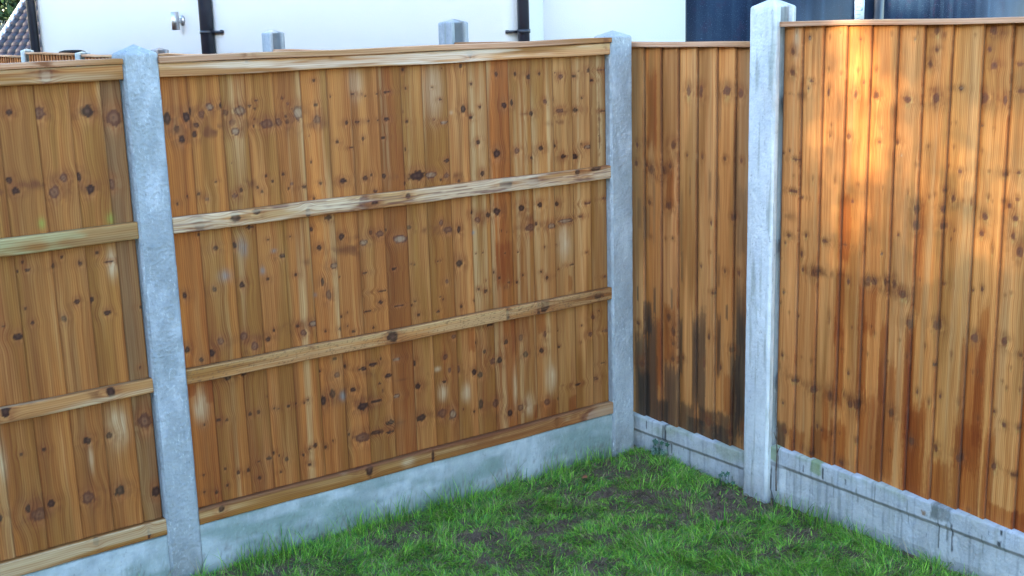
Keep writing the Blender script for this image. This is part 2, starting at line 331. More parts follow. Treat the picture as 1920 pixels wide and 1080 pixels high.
D = {
'mid': [(-1.766,1.443,0.0122,0.0173,0),(-1.74,1.408,0.0095,0.0119,0),(-1.727,1.375,0.0096,0.012,0),(-1.706,1.443,0.0125,0.0147,0),(-1.691,1.458,0.0038,0.0138,0),(-1.655,1.448,0.0088,0.0102,1),(-1.674,1.415,0.0087,0.0093,0),(-1.683,1.387,0.0087,0.0093,0),(-1.626,1.471,0.0128,0.0093,2),(-1.591,1.473,0.004,0.0112,0),(-1.573,1.448,0.0075,0.0094,0),(-1.528,1.453,0.0152,0.0132,2),(-1.555,1.415,0.009,0.0094,1),(-1.547,1.388,0.0121,0.0104,2),(-1.61,1.401,0.0198,0.0117,3),(-1.491,1.464,0.0061,0.0047,0),(-1.467,1.479,0.0062,0.0038,0),(-1.474,1.454,0.0041,0.0043,0),(-1.478,1.42,0.0036,0.0048,0),(-1.482,1.399,0.0041,0.0048,0),(-1.437,1.402,0.024,0.0125,1),(-1.394,1.406,0.0116,0.0106,1),(-1.363,1.403,0.0074,0.0068,0),(-1.375,1.481,0.0042,0.0038,0),(-1.357,1.464,0.0064,0.0048,1),(-1.367,1.421,0.0053,0.0048,0),(-1.323,1.434,0.0172,0.0194,2),(-1.257,1.452,0.0082,0.0059,0),(-1.257,1.402,0.0109,0.0128,1),(-1.259,1.533,0.0049,0.0039,0),(-1.453,1.232,0.0047,0.0039,0),(-1.432,1.213,0.0053,0.0049,0),(-1.484,1.197,0.0047,0.0044,0),(-1.469,1.182,0.0052,0.0059,0),(-1.39,1.232,0.0048,0.0044,0),(-1.362,1.197,0.0054,0.0059,1),(-1.374,1.182,0.0043,0.0045,0),(-1.318,1.183,0.0087,0.005,0),(-1.286,1.263,0.0033,0.0045,0),(-1.543,1.196,0.0051,0.0063,0),(-1.567,1.178,0.0081,0.0077,1),(-1.627,1.23,0.005,0.0047,0),(-1.661,1.178,0.0064,0.0057,1),(-1.686,1.196,0.0054,0.0052,0),(-1.725,1.194,0.0029,0.0038,0),(-1.759,1.174,0.0048,0.0047,0),(-1.284,1.14,0.0055,0.005,0),(-1.288,1.35,0.0022,0.003,0),(-1.568,1.285,0.002,0.0029,0),(-1.705,1.457,0.0288,0.023,3),(-1.345,1.394,0.0375,0.0292,3),(-1.531,1.412,0.0304,0.0284,3),(-1.647,1.016,0.009,0.0077,0),(-1.579,1.016,0.0082,0.0098,0),(-1.381,1.02,0.0038,0.0035,0),(-1.462,1.02,0.0042,0.0045,0),(-1.276,0.969,0.0089,0.0092,0),(-1.444,0.98,0.0106,0.007,4),(-1.416,0.959,0.0129,0.006,0),(-1.323,0.925,0.0166,0.0102,3),(-1.661,0.881,0.008,0.0088,0),(-1.566,0.881,0.0093,0.0099,0),(-1.472,0.887,0.0053,0.007,0),(-1.371,0.887,0.0054,0.0061,0),(-1.271,0.848,0.0067,0.0104,0),(-1.762,0.875,0.0068,0.0097,0),(-1.253,0.798,0.0079,0.0157,1),(-1.32,0.709,0.0134,0.0094,2),(-1.376,0.709,0.0066,0.0062,0),(-1.422,0.71,0.013,0.0093,3),(-1.465,0.708,0.0054,0.0056,0),(-1.488,0.68,0.0085,0.0087,0),(-1.573,0.706,0.0104,0.0111,1),(-1.654,0.705,0.0102,0.011,1),(-1.688,0.669,0.0101,0.0129,0),(-1.725,0.653,0.008,0.0079,0),(-1.769,0.696,0.0079,0.0108,0),(-1.539,0.666,0.0126,0.0122,1),(-1.357,0.681,0.0111,0.0094,1),(-1.273,0.671,0.004,0.0042,0),(-1.303,0.806,0.0078,0.0073,4),(-1.489,0.918,0.0095,0.013,4),(-1.553,1.005,0.0154,0.0295,4),(-1.622,0.92,0.0203,0.0196,4),(-1.524,1.07,0.0103,0.0049,0),(-1.301,1.035,0.0066,0.0071,0),(-1.7,1.068,0.0049,0.0048,0),(-1.64,0.578,0.0123,0.0091,0),(-1.586,0.577,0.0104,0.0071,0),(-1.304,0.532,0.0057,0.0043,0),(-1.24,0.506,0.0115,0.0097,1),(-1.246,0.567,0.008,0.0064,0),(-1.261,0.441,0.0104,0.014,0),(-1.221,0.424,0.0116,0.013,4),(-1.297,0.421,0.0103,0.0151,0),(-1.358,0.439,0.0045,0.0043,0),(-1.372,0.432,0.0039,0.0037,0),(-1.404,0.435,0.0044,0.0042,0),(-1.432,0.433,0.0077,0.0053,0),(-1.468,0.431,0.0038,0.0037,0),(-1.484,0.435,0.0049,0.0047,0),(-1.543,0.435,0.0058,0.0073,0),(-1.572,0.433,0.0058,0.0067,0),(-1.685,0.437,0.0077,0.0066,0),(-1.657,0.431,0.0051,0.0051,0),(-1.735,0.432,0.004,0.004,0),(-1.341,0.268,0.0079,0.0076,0),(-1.364,0.26,0.0045,0.0054,0),(-1.3,0.251,0.0057,0.0066,0),(-1.27,0.268,0.0035,0.0033,0),(-1.388,0.244,0.0062,0.0059,0),(-1.368,0.203,0.0068,0.0071,0),(-1.453,0.244,0.0066,0.0075,0),(-1.479,0.262,0.0038,0.0037,0),(-1.498,0.276,0.0049,0.0074,0),(-1.517,0.263,0.0108,0.0074,0),(-1.555,0.26,0.0043,0.0037,0),(-1.632,0.239,0.0063,0.0073,0),(-1.596,0.24,0.0058,0.0068,0),(-1.676,0.263,0.0046,0.0052,0),(-1.674,0.203,0.0047,0.0057,0),(-1.714,0.189,0.0062,0.0068,0),(-1.755,0.199,0.0046,0.0046,0),(-1.752,0.258,0.0045,0.0036,0),(-1.557,0.201,0.0059,0.0058,0),(-1.477,0.202,0.0044,0.0038,0),(-1.508,0.484,0.0054,0.0052,3),(-1.741,0.499,0.0251,0.0554,5),(-1.771,0.556,0.0198,0.0199,7),(-1.711,0.544,0.0141,0.0402,7),(-1.237,1.068,0.0112,0.0076,0),(-1.189,0.995,0.0103,0.0103,0),(-1.074,0.997,0.0065,0.0073,0),(-1.039,0.987,0.0131,0.0095,1),(-1.015,0.997,0.0054,0.0063,0),(-0.919,0.995,0.0086,0.0075,0),(-0.958,0.96,0.0268,0.0128,2),(-1.104,0.965,0.014,0.0094,2),(-0.756,0.967,0.018,0.0099,1),(-0.784,0.995,0.0076,0.0087,1),(-0.707,0.961,0.0065,0.0132,0),(-0.621,0.987,0.0106,0.0111,1),(-0.643,0.942,0.0079,0.0067,4),(-1.225,0.9,0.0136,0.0093,2),(-0.71,0.835,0.0117,0.0134,0),(-0.988,0.853,0.0097,0.0038,0),(-1.105,0.854,0.0106,0.0037,0),(-0.791,0.857,0.0032,0.0028,0),(-0.803,0.856,0.0038,0.0028,0),(-0.915,0.859,0.0031,0.0033,0),(-0.903,0.856,0.0037,0.0033,0),(-0.769,0.774,0.0064,0.0078,1),(-1.049,0.74,0.0096,0.0054,0),(-0.974,0.715,0.0184,0.0033,0),(-1.102,0.716,0.0154,0.0021,0),(-0.905,0.72,0.005,0.0044,0),(-0.922,0.708,0.0043,0.0033,0),(-0.8,0.719,0.0045,0.0028,0),(-0.788,0.708,0.0032,0.0034,0),(-0.894,0.667,0.0075,0.0061,0),(-0.811,0.666,0.0077,0.0045,0),(-0.708,0.669,0.0053,0.0057,0),(-0.653,0.683,0.004,0.0046,0),(-1.208,0.713,0.004,0.0042,0),(-1.184,0.723,0.0029,0.0032,0),(-1.186,0.675,0.0041,0.0043,0),(-1.218,0.671,0.0057,0.0053,0),(-1.164,0.652,0.007,0.0043,0),(-1.083,0.651,0.0048,0.0043,0),(-0.867,0.977,0.0281,0.0065,3),(-0.811,0.963,0.0221,0.0076,3),(-1.041,0.782,0.024,0.0027,0),(-1.204,0.854,0.0029,0.0026,0),(-1.146,0.95,0.029,0.0313,3),(-1.206,0.531,0.0058,0.0086,0),(-1.136,0.51,0.0166,0.0054,0),(-1.094,0.516,0.0168,0.0066,0),(-0.996,0.518,0.0148,0.0055,2),(-0.922,0.489,0.0075,0.0101,0),(-0.789,0.488,0.0091,0.0091,1),(-0.748,0.562,0.0092,0.008,1),(-0.772,0.435,0.0065,0.0092,1),(-0.853,0.437,0.0128,0.008,3),(-0.824,0.447,0.0155,0.0091,5),(-0.797,0.394,0.0091,0.0057,0),(-0.732,0.429,0.0093,0.0127,1),(-0.664,0.404,0.0094,0.0117,0),(-0.631,0.388,0.0109,0.0106,0),(-0.611,0.476,0.0082,0.0082,0),(-0.65,0.519,0.0047,0.0058,0),(-0.572,0.433,0.0138,0.0118,1),(-1.035,0.464,0.0122,0.0078,0),(-1.07,0.44,0.0048,0.0044,0),(-1.179,0.44,0.0106,0.0076,0),(-1.06,0.413,0.003,0.0078,0),(-1.089,0.378,0.0194,0.0055,0),(-1.147,0.371,0.0215,0.0132,0),(-1.221,0.427,0.0116,0.0163,4),(-1.004,0.38,0.0136,0.0056,2),(-0.91,0.397,0.0114,0.0091,0),(-0.971,0.437,0.0312,0.0034,3),(-0.902,0.274,0.0192,0.0126,0),(-0.81,0.271,0.017,0.0151,1),(-0.765,0.262,0.0132,0.0152,2),(-0.634,0.269,0.0096,0.0178,0),(-0.566,0.259,0.0139,0.0156,1),(-1.153,0.256,0.03,0.0156,1),(-1.207,0.277,0.0047,0.0077,0),(-1.093,0.259,0.0243,0.0078,0),(-1.036,0.286,0.016,0.009,0),(-1.041,0.25,0.016,0.0056,0),(-0.996,0.275,0.0187,0.0045,3),(-0.716,0.266,0.0027,0.0059,0),(-0.669,0.249,0.0054,0.0041,0),(-1.062,0.533,0.003,0.0066,0),(-0.7,0.33,0.0201,0.0351,5),(-0.805,0.352,0.0196,0.0346,5),(-0.671,0.535,0.0134,0.0462,7),(-1.143,0.388,0.0419,0.022,3),(-0.649,1.019,0.0061,0.0062,0),(-0.576,1.001,0.0088,0.0094,0),(-0.534,1.008,0.0139,0.0147,0),(-0.419,1.009,0.0117,0.0128,0),(-0.332,1.012,0.01,0.0107,0),(-0.38,0.929,0.0211,0.014,1),(-0.28,0.925,0.0162,0.0098,2),(-0.248,1.006,0.0095,0.0087,0),(-0.209,0.936,0.0345,0.0066,2),(-0.351,0.939,0.0066,0.0065,0),(-0.643,0.941,0.0074,0.0062,4),(-0.133,0.943,0.0112,0.0044,1),(-0.097,0.993,0.0183,0.0044,1),(-0.011,1.002,0.0115,0.0056,1),(-0.517,0.933,0.0025,0.0032,0),(-0.492,0.925,0.0026,0.0042,0),(-0.457,0.92,0.0078,0.0053,3),(-0.314,0.843,0.0034,0.0033,0),(-0.503,0.844,0.0045,0.0037,0),(-0.604,0.86,0.0031,0.0032,0),(-0.633,0.859,0.0037,0.0031,0),(-0.441,0.841,0.0046,0.0038,0),(-0.256,0.844,0.0027,0.0033,0),(-0.104,0.793,0.0057,0.0034,1),(-0.182,0.757,0.0112,0.0034,0),(-0.332,0.748,0.0047,0.0044,0),(-0.421,0.747,0.0046,0.0044,0),(-0.247,0.746,0.0034,0.0028,0),(-0.261,0.721,0.0034,0.0033,0),(-0.307,0.721,0.0061,0.0066,0),(-0.556,0.778,0.0032,0.0053,0),(-0.532,0.753,0.0058,0.0048,0),(-0.45,0.723,0.0052,0.0043,0),(-0.49,0.729,0.0058,0.0049,0),(-0.504,0.713,0.0116,0.0086,3),(-0.627,0.725,0.0044,0.0053,0),(-0.598,0.711,0.0069,0.0059,0),(-0.593,0.752,0.0031,0.0032,0),(-0.012,0.682,0.0102,0.0034,1),(-0.384,0.959,0.0264,0.0215,3),(-0.506,0.803,0.0387,0.086,7),(-0.218,0.846,0.0276,0.0664,5),(-0.19,0.68,0.0098,0.0338,7),(-0.584,0.577,0.013,0.005,0),(-0.511,0.497,0.0091,0.0087,0),(-0.438,0.499,0.0086,0.0113,1),(-0.418,0.428,0.0112,0.0109,0),(-0.34,0.429,0.0101,0.0089,0),(-0.321,0.496,0.0063,0.0125,1),(-0.257,0.496,0.0045,0.0042,0),(-0.252,0.429,0.0058,0.0048,0),(-0.077,0.523,0.0094,0.0086,1),(-0.092,0.454,0.0107,0.0086,1),(-0.134,0.497,0.0033,0.0027,0),(-0.139,0.428,0.0033,0.0032,0),(-0.045,0.543,0.0034,0.0043,0),(-0.014,0.455,0.0191,0.0054,1),(-0.542,0.429,0.012,0.0118,0),(-0.501,0.206,0.0123,0.0126,0),(-0.445,0.216,0.0124,0.0137,1),(-0.317,0.213,0.0116,0.0118,1),(-0.263,0.216,0.0052,0.0065,0),(-0.071,0.259,0.015,0.0077,1),(-0.162,0.254,0.0173,0.0043,0),(-0.212,0.264,0.0329,0.0032,3),(-0.029,0.319,0.0096,0.0027,0),(-0.428,0.543,0.0247,0.0463,7),(-0.334,0.548,0.0189,0.0468,7),(-0.472,0.52,0.0146,0.0822,7),(-0.312,0.182,0.0388,0.0377,7),(-0.473,0.301,0.0111,0.0786,5),(-0.295,0.308,0.0258,0.0534,5),(-0.406,0.219,0.0252,0.0425,5),(-0.376,0.185,0.0127,0.032,7),(-0.19,0.173,0.0199,0.0382,7),(-0.032,0.156,0.0001,0.0006,0),(-1.117,1.48,0.0079,0.0035,0),(-1.066,1.471,0.0034,0.003,0),(-1.079,1.478,0.0023,0.004,0),(-1.198,1.477,0.0033,0.003,0),(-0.983,1.479,0.0129,0.0041,0),(-1.023,1.476,0.0046,0.003,0),(-0.905,1.487,0.0048,0.0041,0),(-1.145,1.385,0.0062,0.0065,0),(-1.102,1.385,0.0092,0.0045,0),(-1.06,1.385,0.0052,0.0051,0),(-0.988,1.386,0.0106,0.0061,0),(-1.024,1.386,0.0029,0.0041,0),(-0.907,1.371,0.006,0.0052,0),(-0.92,1.407,0.0036,0.0062,3),(-1.182,1.323,0.0056,0.0055,0),(-1.084,1.325,0.0058,0.0061,0),(-1.005,1.323,0.0071,0.0051,0),(-1.133,1.299,0.008,0.002,0),(-0.918,1.275,0.0036,0.0063,0),(-1.171,1.188,0.0148,0.0081,0),(-1.082,1.189,0.0081,0.0082,0),(-1.059,1.198,0.0047,0.0062,0),(-1.009,1.189,0.0095,0.0083,0),(-0.928,1.155,0.0049,0.0063,0),(-0.876,1.177,0.0339,0.0148,0),(-0.817,1.176,0.0238,0.0096,2),(-0.752,1.166,0.0127,0.0075,1),(-0.779,1.153,0.0057,0.0048,0),(-0.75,1.22,0.0114,0.0059,0),(-0.756,1.359,0.0164,0.0048,2),(-0.796,1.371,0.0056,0.0031,1),(-0.768,1.441,0.0062,0.0042,0),(-0.799,1.485,0.0037,0.0031,0),(-0.671,1.401,0.0096,0.0149,0),(-0.636,1.368,0.0084,0.0059,0),(-0.631,1.488,0.0045,0.0042,0),(-0.674,1.555,0.0089,0.0084,0),(-0.698,1.141,0.0064,0.0049,0),(-1.257,1.189,0.0055,0.0045,0),(-1.047,1.139,0.0082,0.0047,0),(-0.914,1.553,0.006,0.0081,0),(-0.758,1.549,0.0031,0.0026,0),(-0.72,1.391,0.0076,0.0074,5),(-1.102,1.517,0.0285,0.0598,8),(-0.796,1.475,0.0372,0.1044,8),(-0.519,1.518,0.0068,0.007,0),(-0.433,1.513,0.0057,0.0086,0),(-0.371,1.5,0.0116,0.0092,0),(-0.322,1.51,0.0059,0.0056,0),(-0.246,1.509,0.0033,0.0026,0),(-0.219,1.494,0.0107,0.0078,1),(-0.156,1.493,0.0095,0.0052,0),(-0.132,1.509,0.0034,0.0032,0),(-0.086,1.512,0.0069,0.0079,0),(-0.065,1.472,0.0111,0.0043,0),(-0.018,1.51,0.0196,0.0037,1),(-0.596,1.404,0.0049,0.0045,0),(-0.488,1.404,0.0113,0.0112,0),(-0.452,1.41,0.0051,0.0133,0),(-0.3,1.404,0.0085,0.0088,1),(-0.365,1.364,0.0104,0.0083,0),(-0.259,1.408,0.0033,0.0057,0),(-0.225,1.365,0.0148,0.0084,1),(-0.149,1.363,0.0137,0.0069,0),(-0.118,1.406,0.0048,0.0048,0),(-0.015,1.351,0.0127,0.0032,0),(-0.609,1.275,0.008,0.0091,0),(-0.526,1.225,0.015,0.0154,0),(-0.432,1.229,0.0109,0.0104,1),(-0.368,1.197,0.0078,0.0074,0),(-0.322,1.228,0.0099,0.0095,0),(-0.255,1.233,0.0067,0.0085,0),(-0.214,1.189,0.0109,0.0086,0),(-0.159,1.183,0.0138,0.0108,0),(-0.19,1.187,0.0342,0.0054,3),(-0.123,1.228,0.0041,0.0043,0),(-0.094,1.217,0.014,0.0065,2),(-0.594,1.158,0.0074,0.0103,0),(-0.388,1.364,0.0194,0.0041,3),(-0.2,1.36,0.0271,0.0042,3),(-0.032,1.283,0.0021,0.0817,0),(-1.718,1.41,0.052,0.0232,3),(-1.623,1.393,0.0428,0.0168,3),(-1.562,1.443,0.0325,0.0152,3),(-1.439,1.407,0.0527,0.0155,3),(-1.331,1.427,0.0387,0.021,3),(-1.255,1.39,0.0356,0.016,3),(-1.65,1.388,0.0247,0.0269,3),(-1.196,0.948,0.062,0.0131,3),(-1.089,0.981,0.0552,0.0113,3),(-0.803,0.975,0.0596,0.0118,3),(-0.615,0.996,0.0384,0.018,3),(-0.369,0.932,0.0667,0.0125,3),(-0.213,0.932,0.0425,0.0127,3),(-1.533,0.691,0.0495,0.0146,3),(-1.375,0.708,0.0437,0.0168,3),(-1.645,0.703,0.0368,0.0162,3),(-1.23,0.433,0.0504,0.0273,3),(-1.097,0.486,0.0565,0.0118,3),(-1.126,0.371,0.0651,0.0239,3),(-1.033,0.27,0.0401,0.0203,3),(-0.813,0.273,0.0473,0.0167,3),(-0.725,1.162,0.0603,0.0097,3),(-1.511,1.212,0.026,0.0139,3),(-0.538,1.104,0.0291,0.012,3),(-0.243,1.321,0.0467,0.0081,3),(-0.927,1.182,0.0527,0.0095,3)],
'left': [(-2.232,1.492,0.0095,0.0084,0),(-2.149,1.485,0.0153,0.0143,1),(-2.01,1.481,0.0175,0.016,0),(-1.933,1.457,0.0209,0.02,1),(-2.254,1.297,0.0081,0.0107,0),(-2.239,1.265,0.0103,0.0101,0),(-2.277,1.264,0.0135,0.01,3),(-2.193,1.277,0.0313,0.0116,3),(-2.13,1.25,0.0142,0.0161,1),(-2.1,1.289,0.0114,0.011,1),(-2.055,1.289,0.0087,0.0133,0),(-2.024,1.248,0.0125,0.0134,0),(-1.959,1.257,0.0105,0.015,1),(-2.13,1.053,0.0043,0.0052,0),(-2.079,1.025,0.0066,0.0068,0),(-2.024,1.052,0.0059,0.0068,0),(-1.99,1.019,0.0135,0.0046,0),(-2.231,1.028,0.0077,0.0052,0),(-2.244,1.053,0.0035,0.0051,0),(-2.159,1.027,0.0043,0.0075,0),(-2.26,1.027,0.0028,0.0051,0),(-2.099,0.909,0.0073,0.0076,0),(-2.056,0.908,0.0074,0.0077,0),(-2.013,0.86,0.0105,0.0078,0),(-1.906,0.862,0.0062,0.0047,0),(-2.251,0.912,0.0035,0.0045,0),(-1.983,1.014,0.0151,0.0461,5),(-1.973,1.151,0.012,0.0182,9),(-2.177,1.161,0.0098,0.0162,9),(-2.143,0.864,0.0087,0.0091,0),(-2.281,0.832,0.0139,0.009,0),(-2.235,0.865,0.0063,0.006,0),(-2.319,0.868,0.0048,0.0044,0),(-1.929,0.667,0.0031,0.0048,0),(-1.93,0.488,0.019,0.0212,1),(-2.113,0.465,0.012,0.0111,0),(-2.045,0.464,0.0099,0.0105,0),(-2.245,0.466,0.0057,0.0078,0),(-2.311,0.467,0.0049,0.0046,0),(-1.915,0.245,0.0129,0.0168,0),(-2.13,0.278,0.0165,0.0194,1),(-2.031,0.276,0.0155,0.0148,0),(-2.243,0.288,0.0101,0.0111,0),(-2.282,0.265,0.0244,0.0174,1),(-2.312,0.291,0.0071,0.011,0),(-2.396,0.282,0.0083,0.0109,0),(-2.109,0.409,0.0075,0.0481,5),(-2.016,0.486,0.0308,0.0646,5),(-2.294,0.293,0.0358,0.0395,3),(-2.369,0.456,0.0138,0.0614,5),(-2.192,1.281,0.0604,0.0109,3),(-2.056,1.256,0.041,0.0144,3),(-1.998,1.481,0.0316,0.0142,3),(-2.289,0.261,0.0466,0.0171,3),(-2.031,0.282,0.0369,0.0142,3),(-2.116,1.281,0.0308,0.0126,3)],
'corner': [(0.03,1.204,0.0082,0.0109,1),(-0.026,1.217,0.0181,0.0215,3),(-0.185,1.214,0.0162,0.0157,0),(-0.05,1.109,0.022,0.0162,0),(-0.123,1.112,0.0176,0.016,0),(-0.164,1.129,0.0096,0.0106,0),(-0.154,0.974,0.0175,0.0135,0),(-0.037,0.975,0.0101,0.0096,0),(-0.268,1.429,0.011,0.0165,1),(-0.328,1.429,0.0108,0.0188,1),(-0.467,1.434,0.0188,0.0159,1),(-0.534,1.428,0.0117,0.0145,1),(-0.26,1.182,0.0065,0.0058,0),(-0.339,1.181,0.0063,0.0077,1),(-0.461,1.184,0.0087,0.0075,0),(-0.542,1.182,0.0067,0.0086,1),(-0.396,0.934,0.0063,0.0091,1),(-0.134,0.836,0.0049,0.0048,0),(-0.182,0.846,0.0068,0.0041,0),(-0.046,0.832,0.0051,0.0055,0),(-0.51,0.97,0.0086,0.0101,0),(-0.393,0.816,0.0045,0.0052,0),(0.036,1.127,0.0103,0.0096,0),(-0.015,1.125,0.0101,0.0081,0),(-0.056,1.345,0.0335,0.1464,7),(-0.164,1.04,0.0251,0.0804,7),(0.017,0.926,0.0145,0.0627,6),(-0.07,0.936,0.01,0.1377,6),(-0.024,0.889,0.0163,0.0695,6),(-0.278,1.065,0.0047,0.0393,6),(-0.387,1.075,0.0089,0.0578,6),(-0.425,1.053,0.0071,0.0703,6),(-0.428,1.362,0.0087,0.0995,6),(-0.547,0.953,0.0288,0.1267,6),(-0.518,1.15,0.0068,0.188,6),(-0.222,0.9,0.0076,0.1347,6),(0.028,0.457,0.0107,0.0081,0),(0.031,0.406,0.0059,0.0057,0),(-0.155,0.516,0.0133,0.0133,0),(-0.187,0.465,0.0132,0.0172,0),(-0.185,0.413,0.0088,0.0079,0),(0.004,0.289,0.0165,0.0148,0),(-0.388,0.482,0.0062,0.0121,1),(-0.36,0.366,0.0063,0.0123,1),(-0.446,0.37,0.0061,0.0106,1),(-0.51,0.457,0.0099,0.0104,0),(-0.335,0.755,0.0062,0.006,1),(-0.467,0.756,0.0079,0.0073,0),(-0.536,0.759,0.0087,0.0086,1),(-0.411,0.663,0.0101,0.0059,0),(-0.185,0.349,0.0111,0.0111,0),(-0.235,0.363,0.0076,0.0078,0),(-0.572,0.157,0.0078,0.0151,1),(-0.386,0.137,0.0146,0.0156,1),(-0.51,0.124,0.008,0.0153,0),(0.013,0.182,0.0403,0.226,6),(-0.054,0.231,0.0394,0.2727,6),(-0.169,0.145,0.0558,0.1709,6),(-0.22,0.411,0.0109,0.1259,6),(-0.263,0.089,0.0488,0.0883,6),(-0.31,0.368,0.0148,0.1872,6),(-0.346,0.329,0.0231,0.2497,6),(-0.382,0.105,0.0572,0.0786,6),(-0.469,0.121,0.0344,0.0695,6),(-0.55,0.421,0.0272,0.3149,6),(-0.434,0.456,0.0121,0.1209,6),(-0.073,0.572,0.0091,0.0554,6),(-0.176,0.597,0.0077,0.0466,6),(-0.518,0.248,0.0119,0.1981,6),(-0.029,0.492,0.0232,0.0723,6),(0.032,0.585,0.0059,0.0321,6),(-0.226,0.736,0.0086,0.0685,6),(-0.43,0.752,0.008,0.0661,6),(-0.482,0.599,0.0079,0.0295,6),(-0.157,0.445,0.0377,0.1188,7),(-0.095,0.353,0.0182,0.1617,7),(-0.493,0.272,0.0259,0.0836,7),(-0.005,0.131,0.0336,0.1185,6),(-0.118,0.089,0.0325,0.07,6),(-0.072,1.086,0.0565,0.0193,3),(-0.15,1.103,0.0671,0.0211,3),(-0.308,0.093,0.1199,0.0361,6),(-0.458,0.089,0.1139,0.0441,6),(-0.553,0.373,0.0276,0.256,6)],
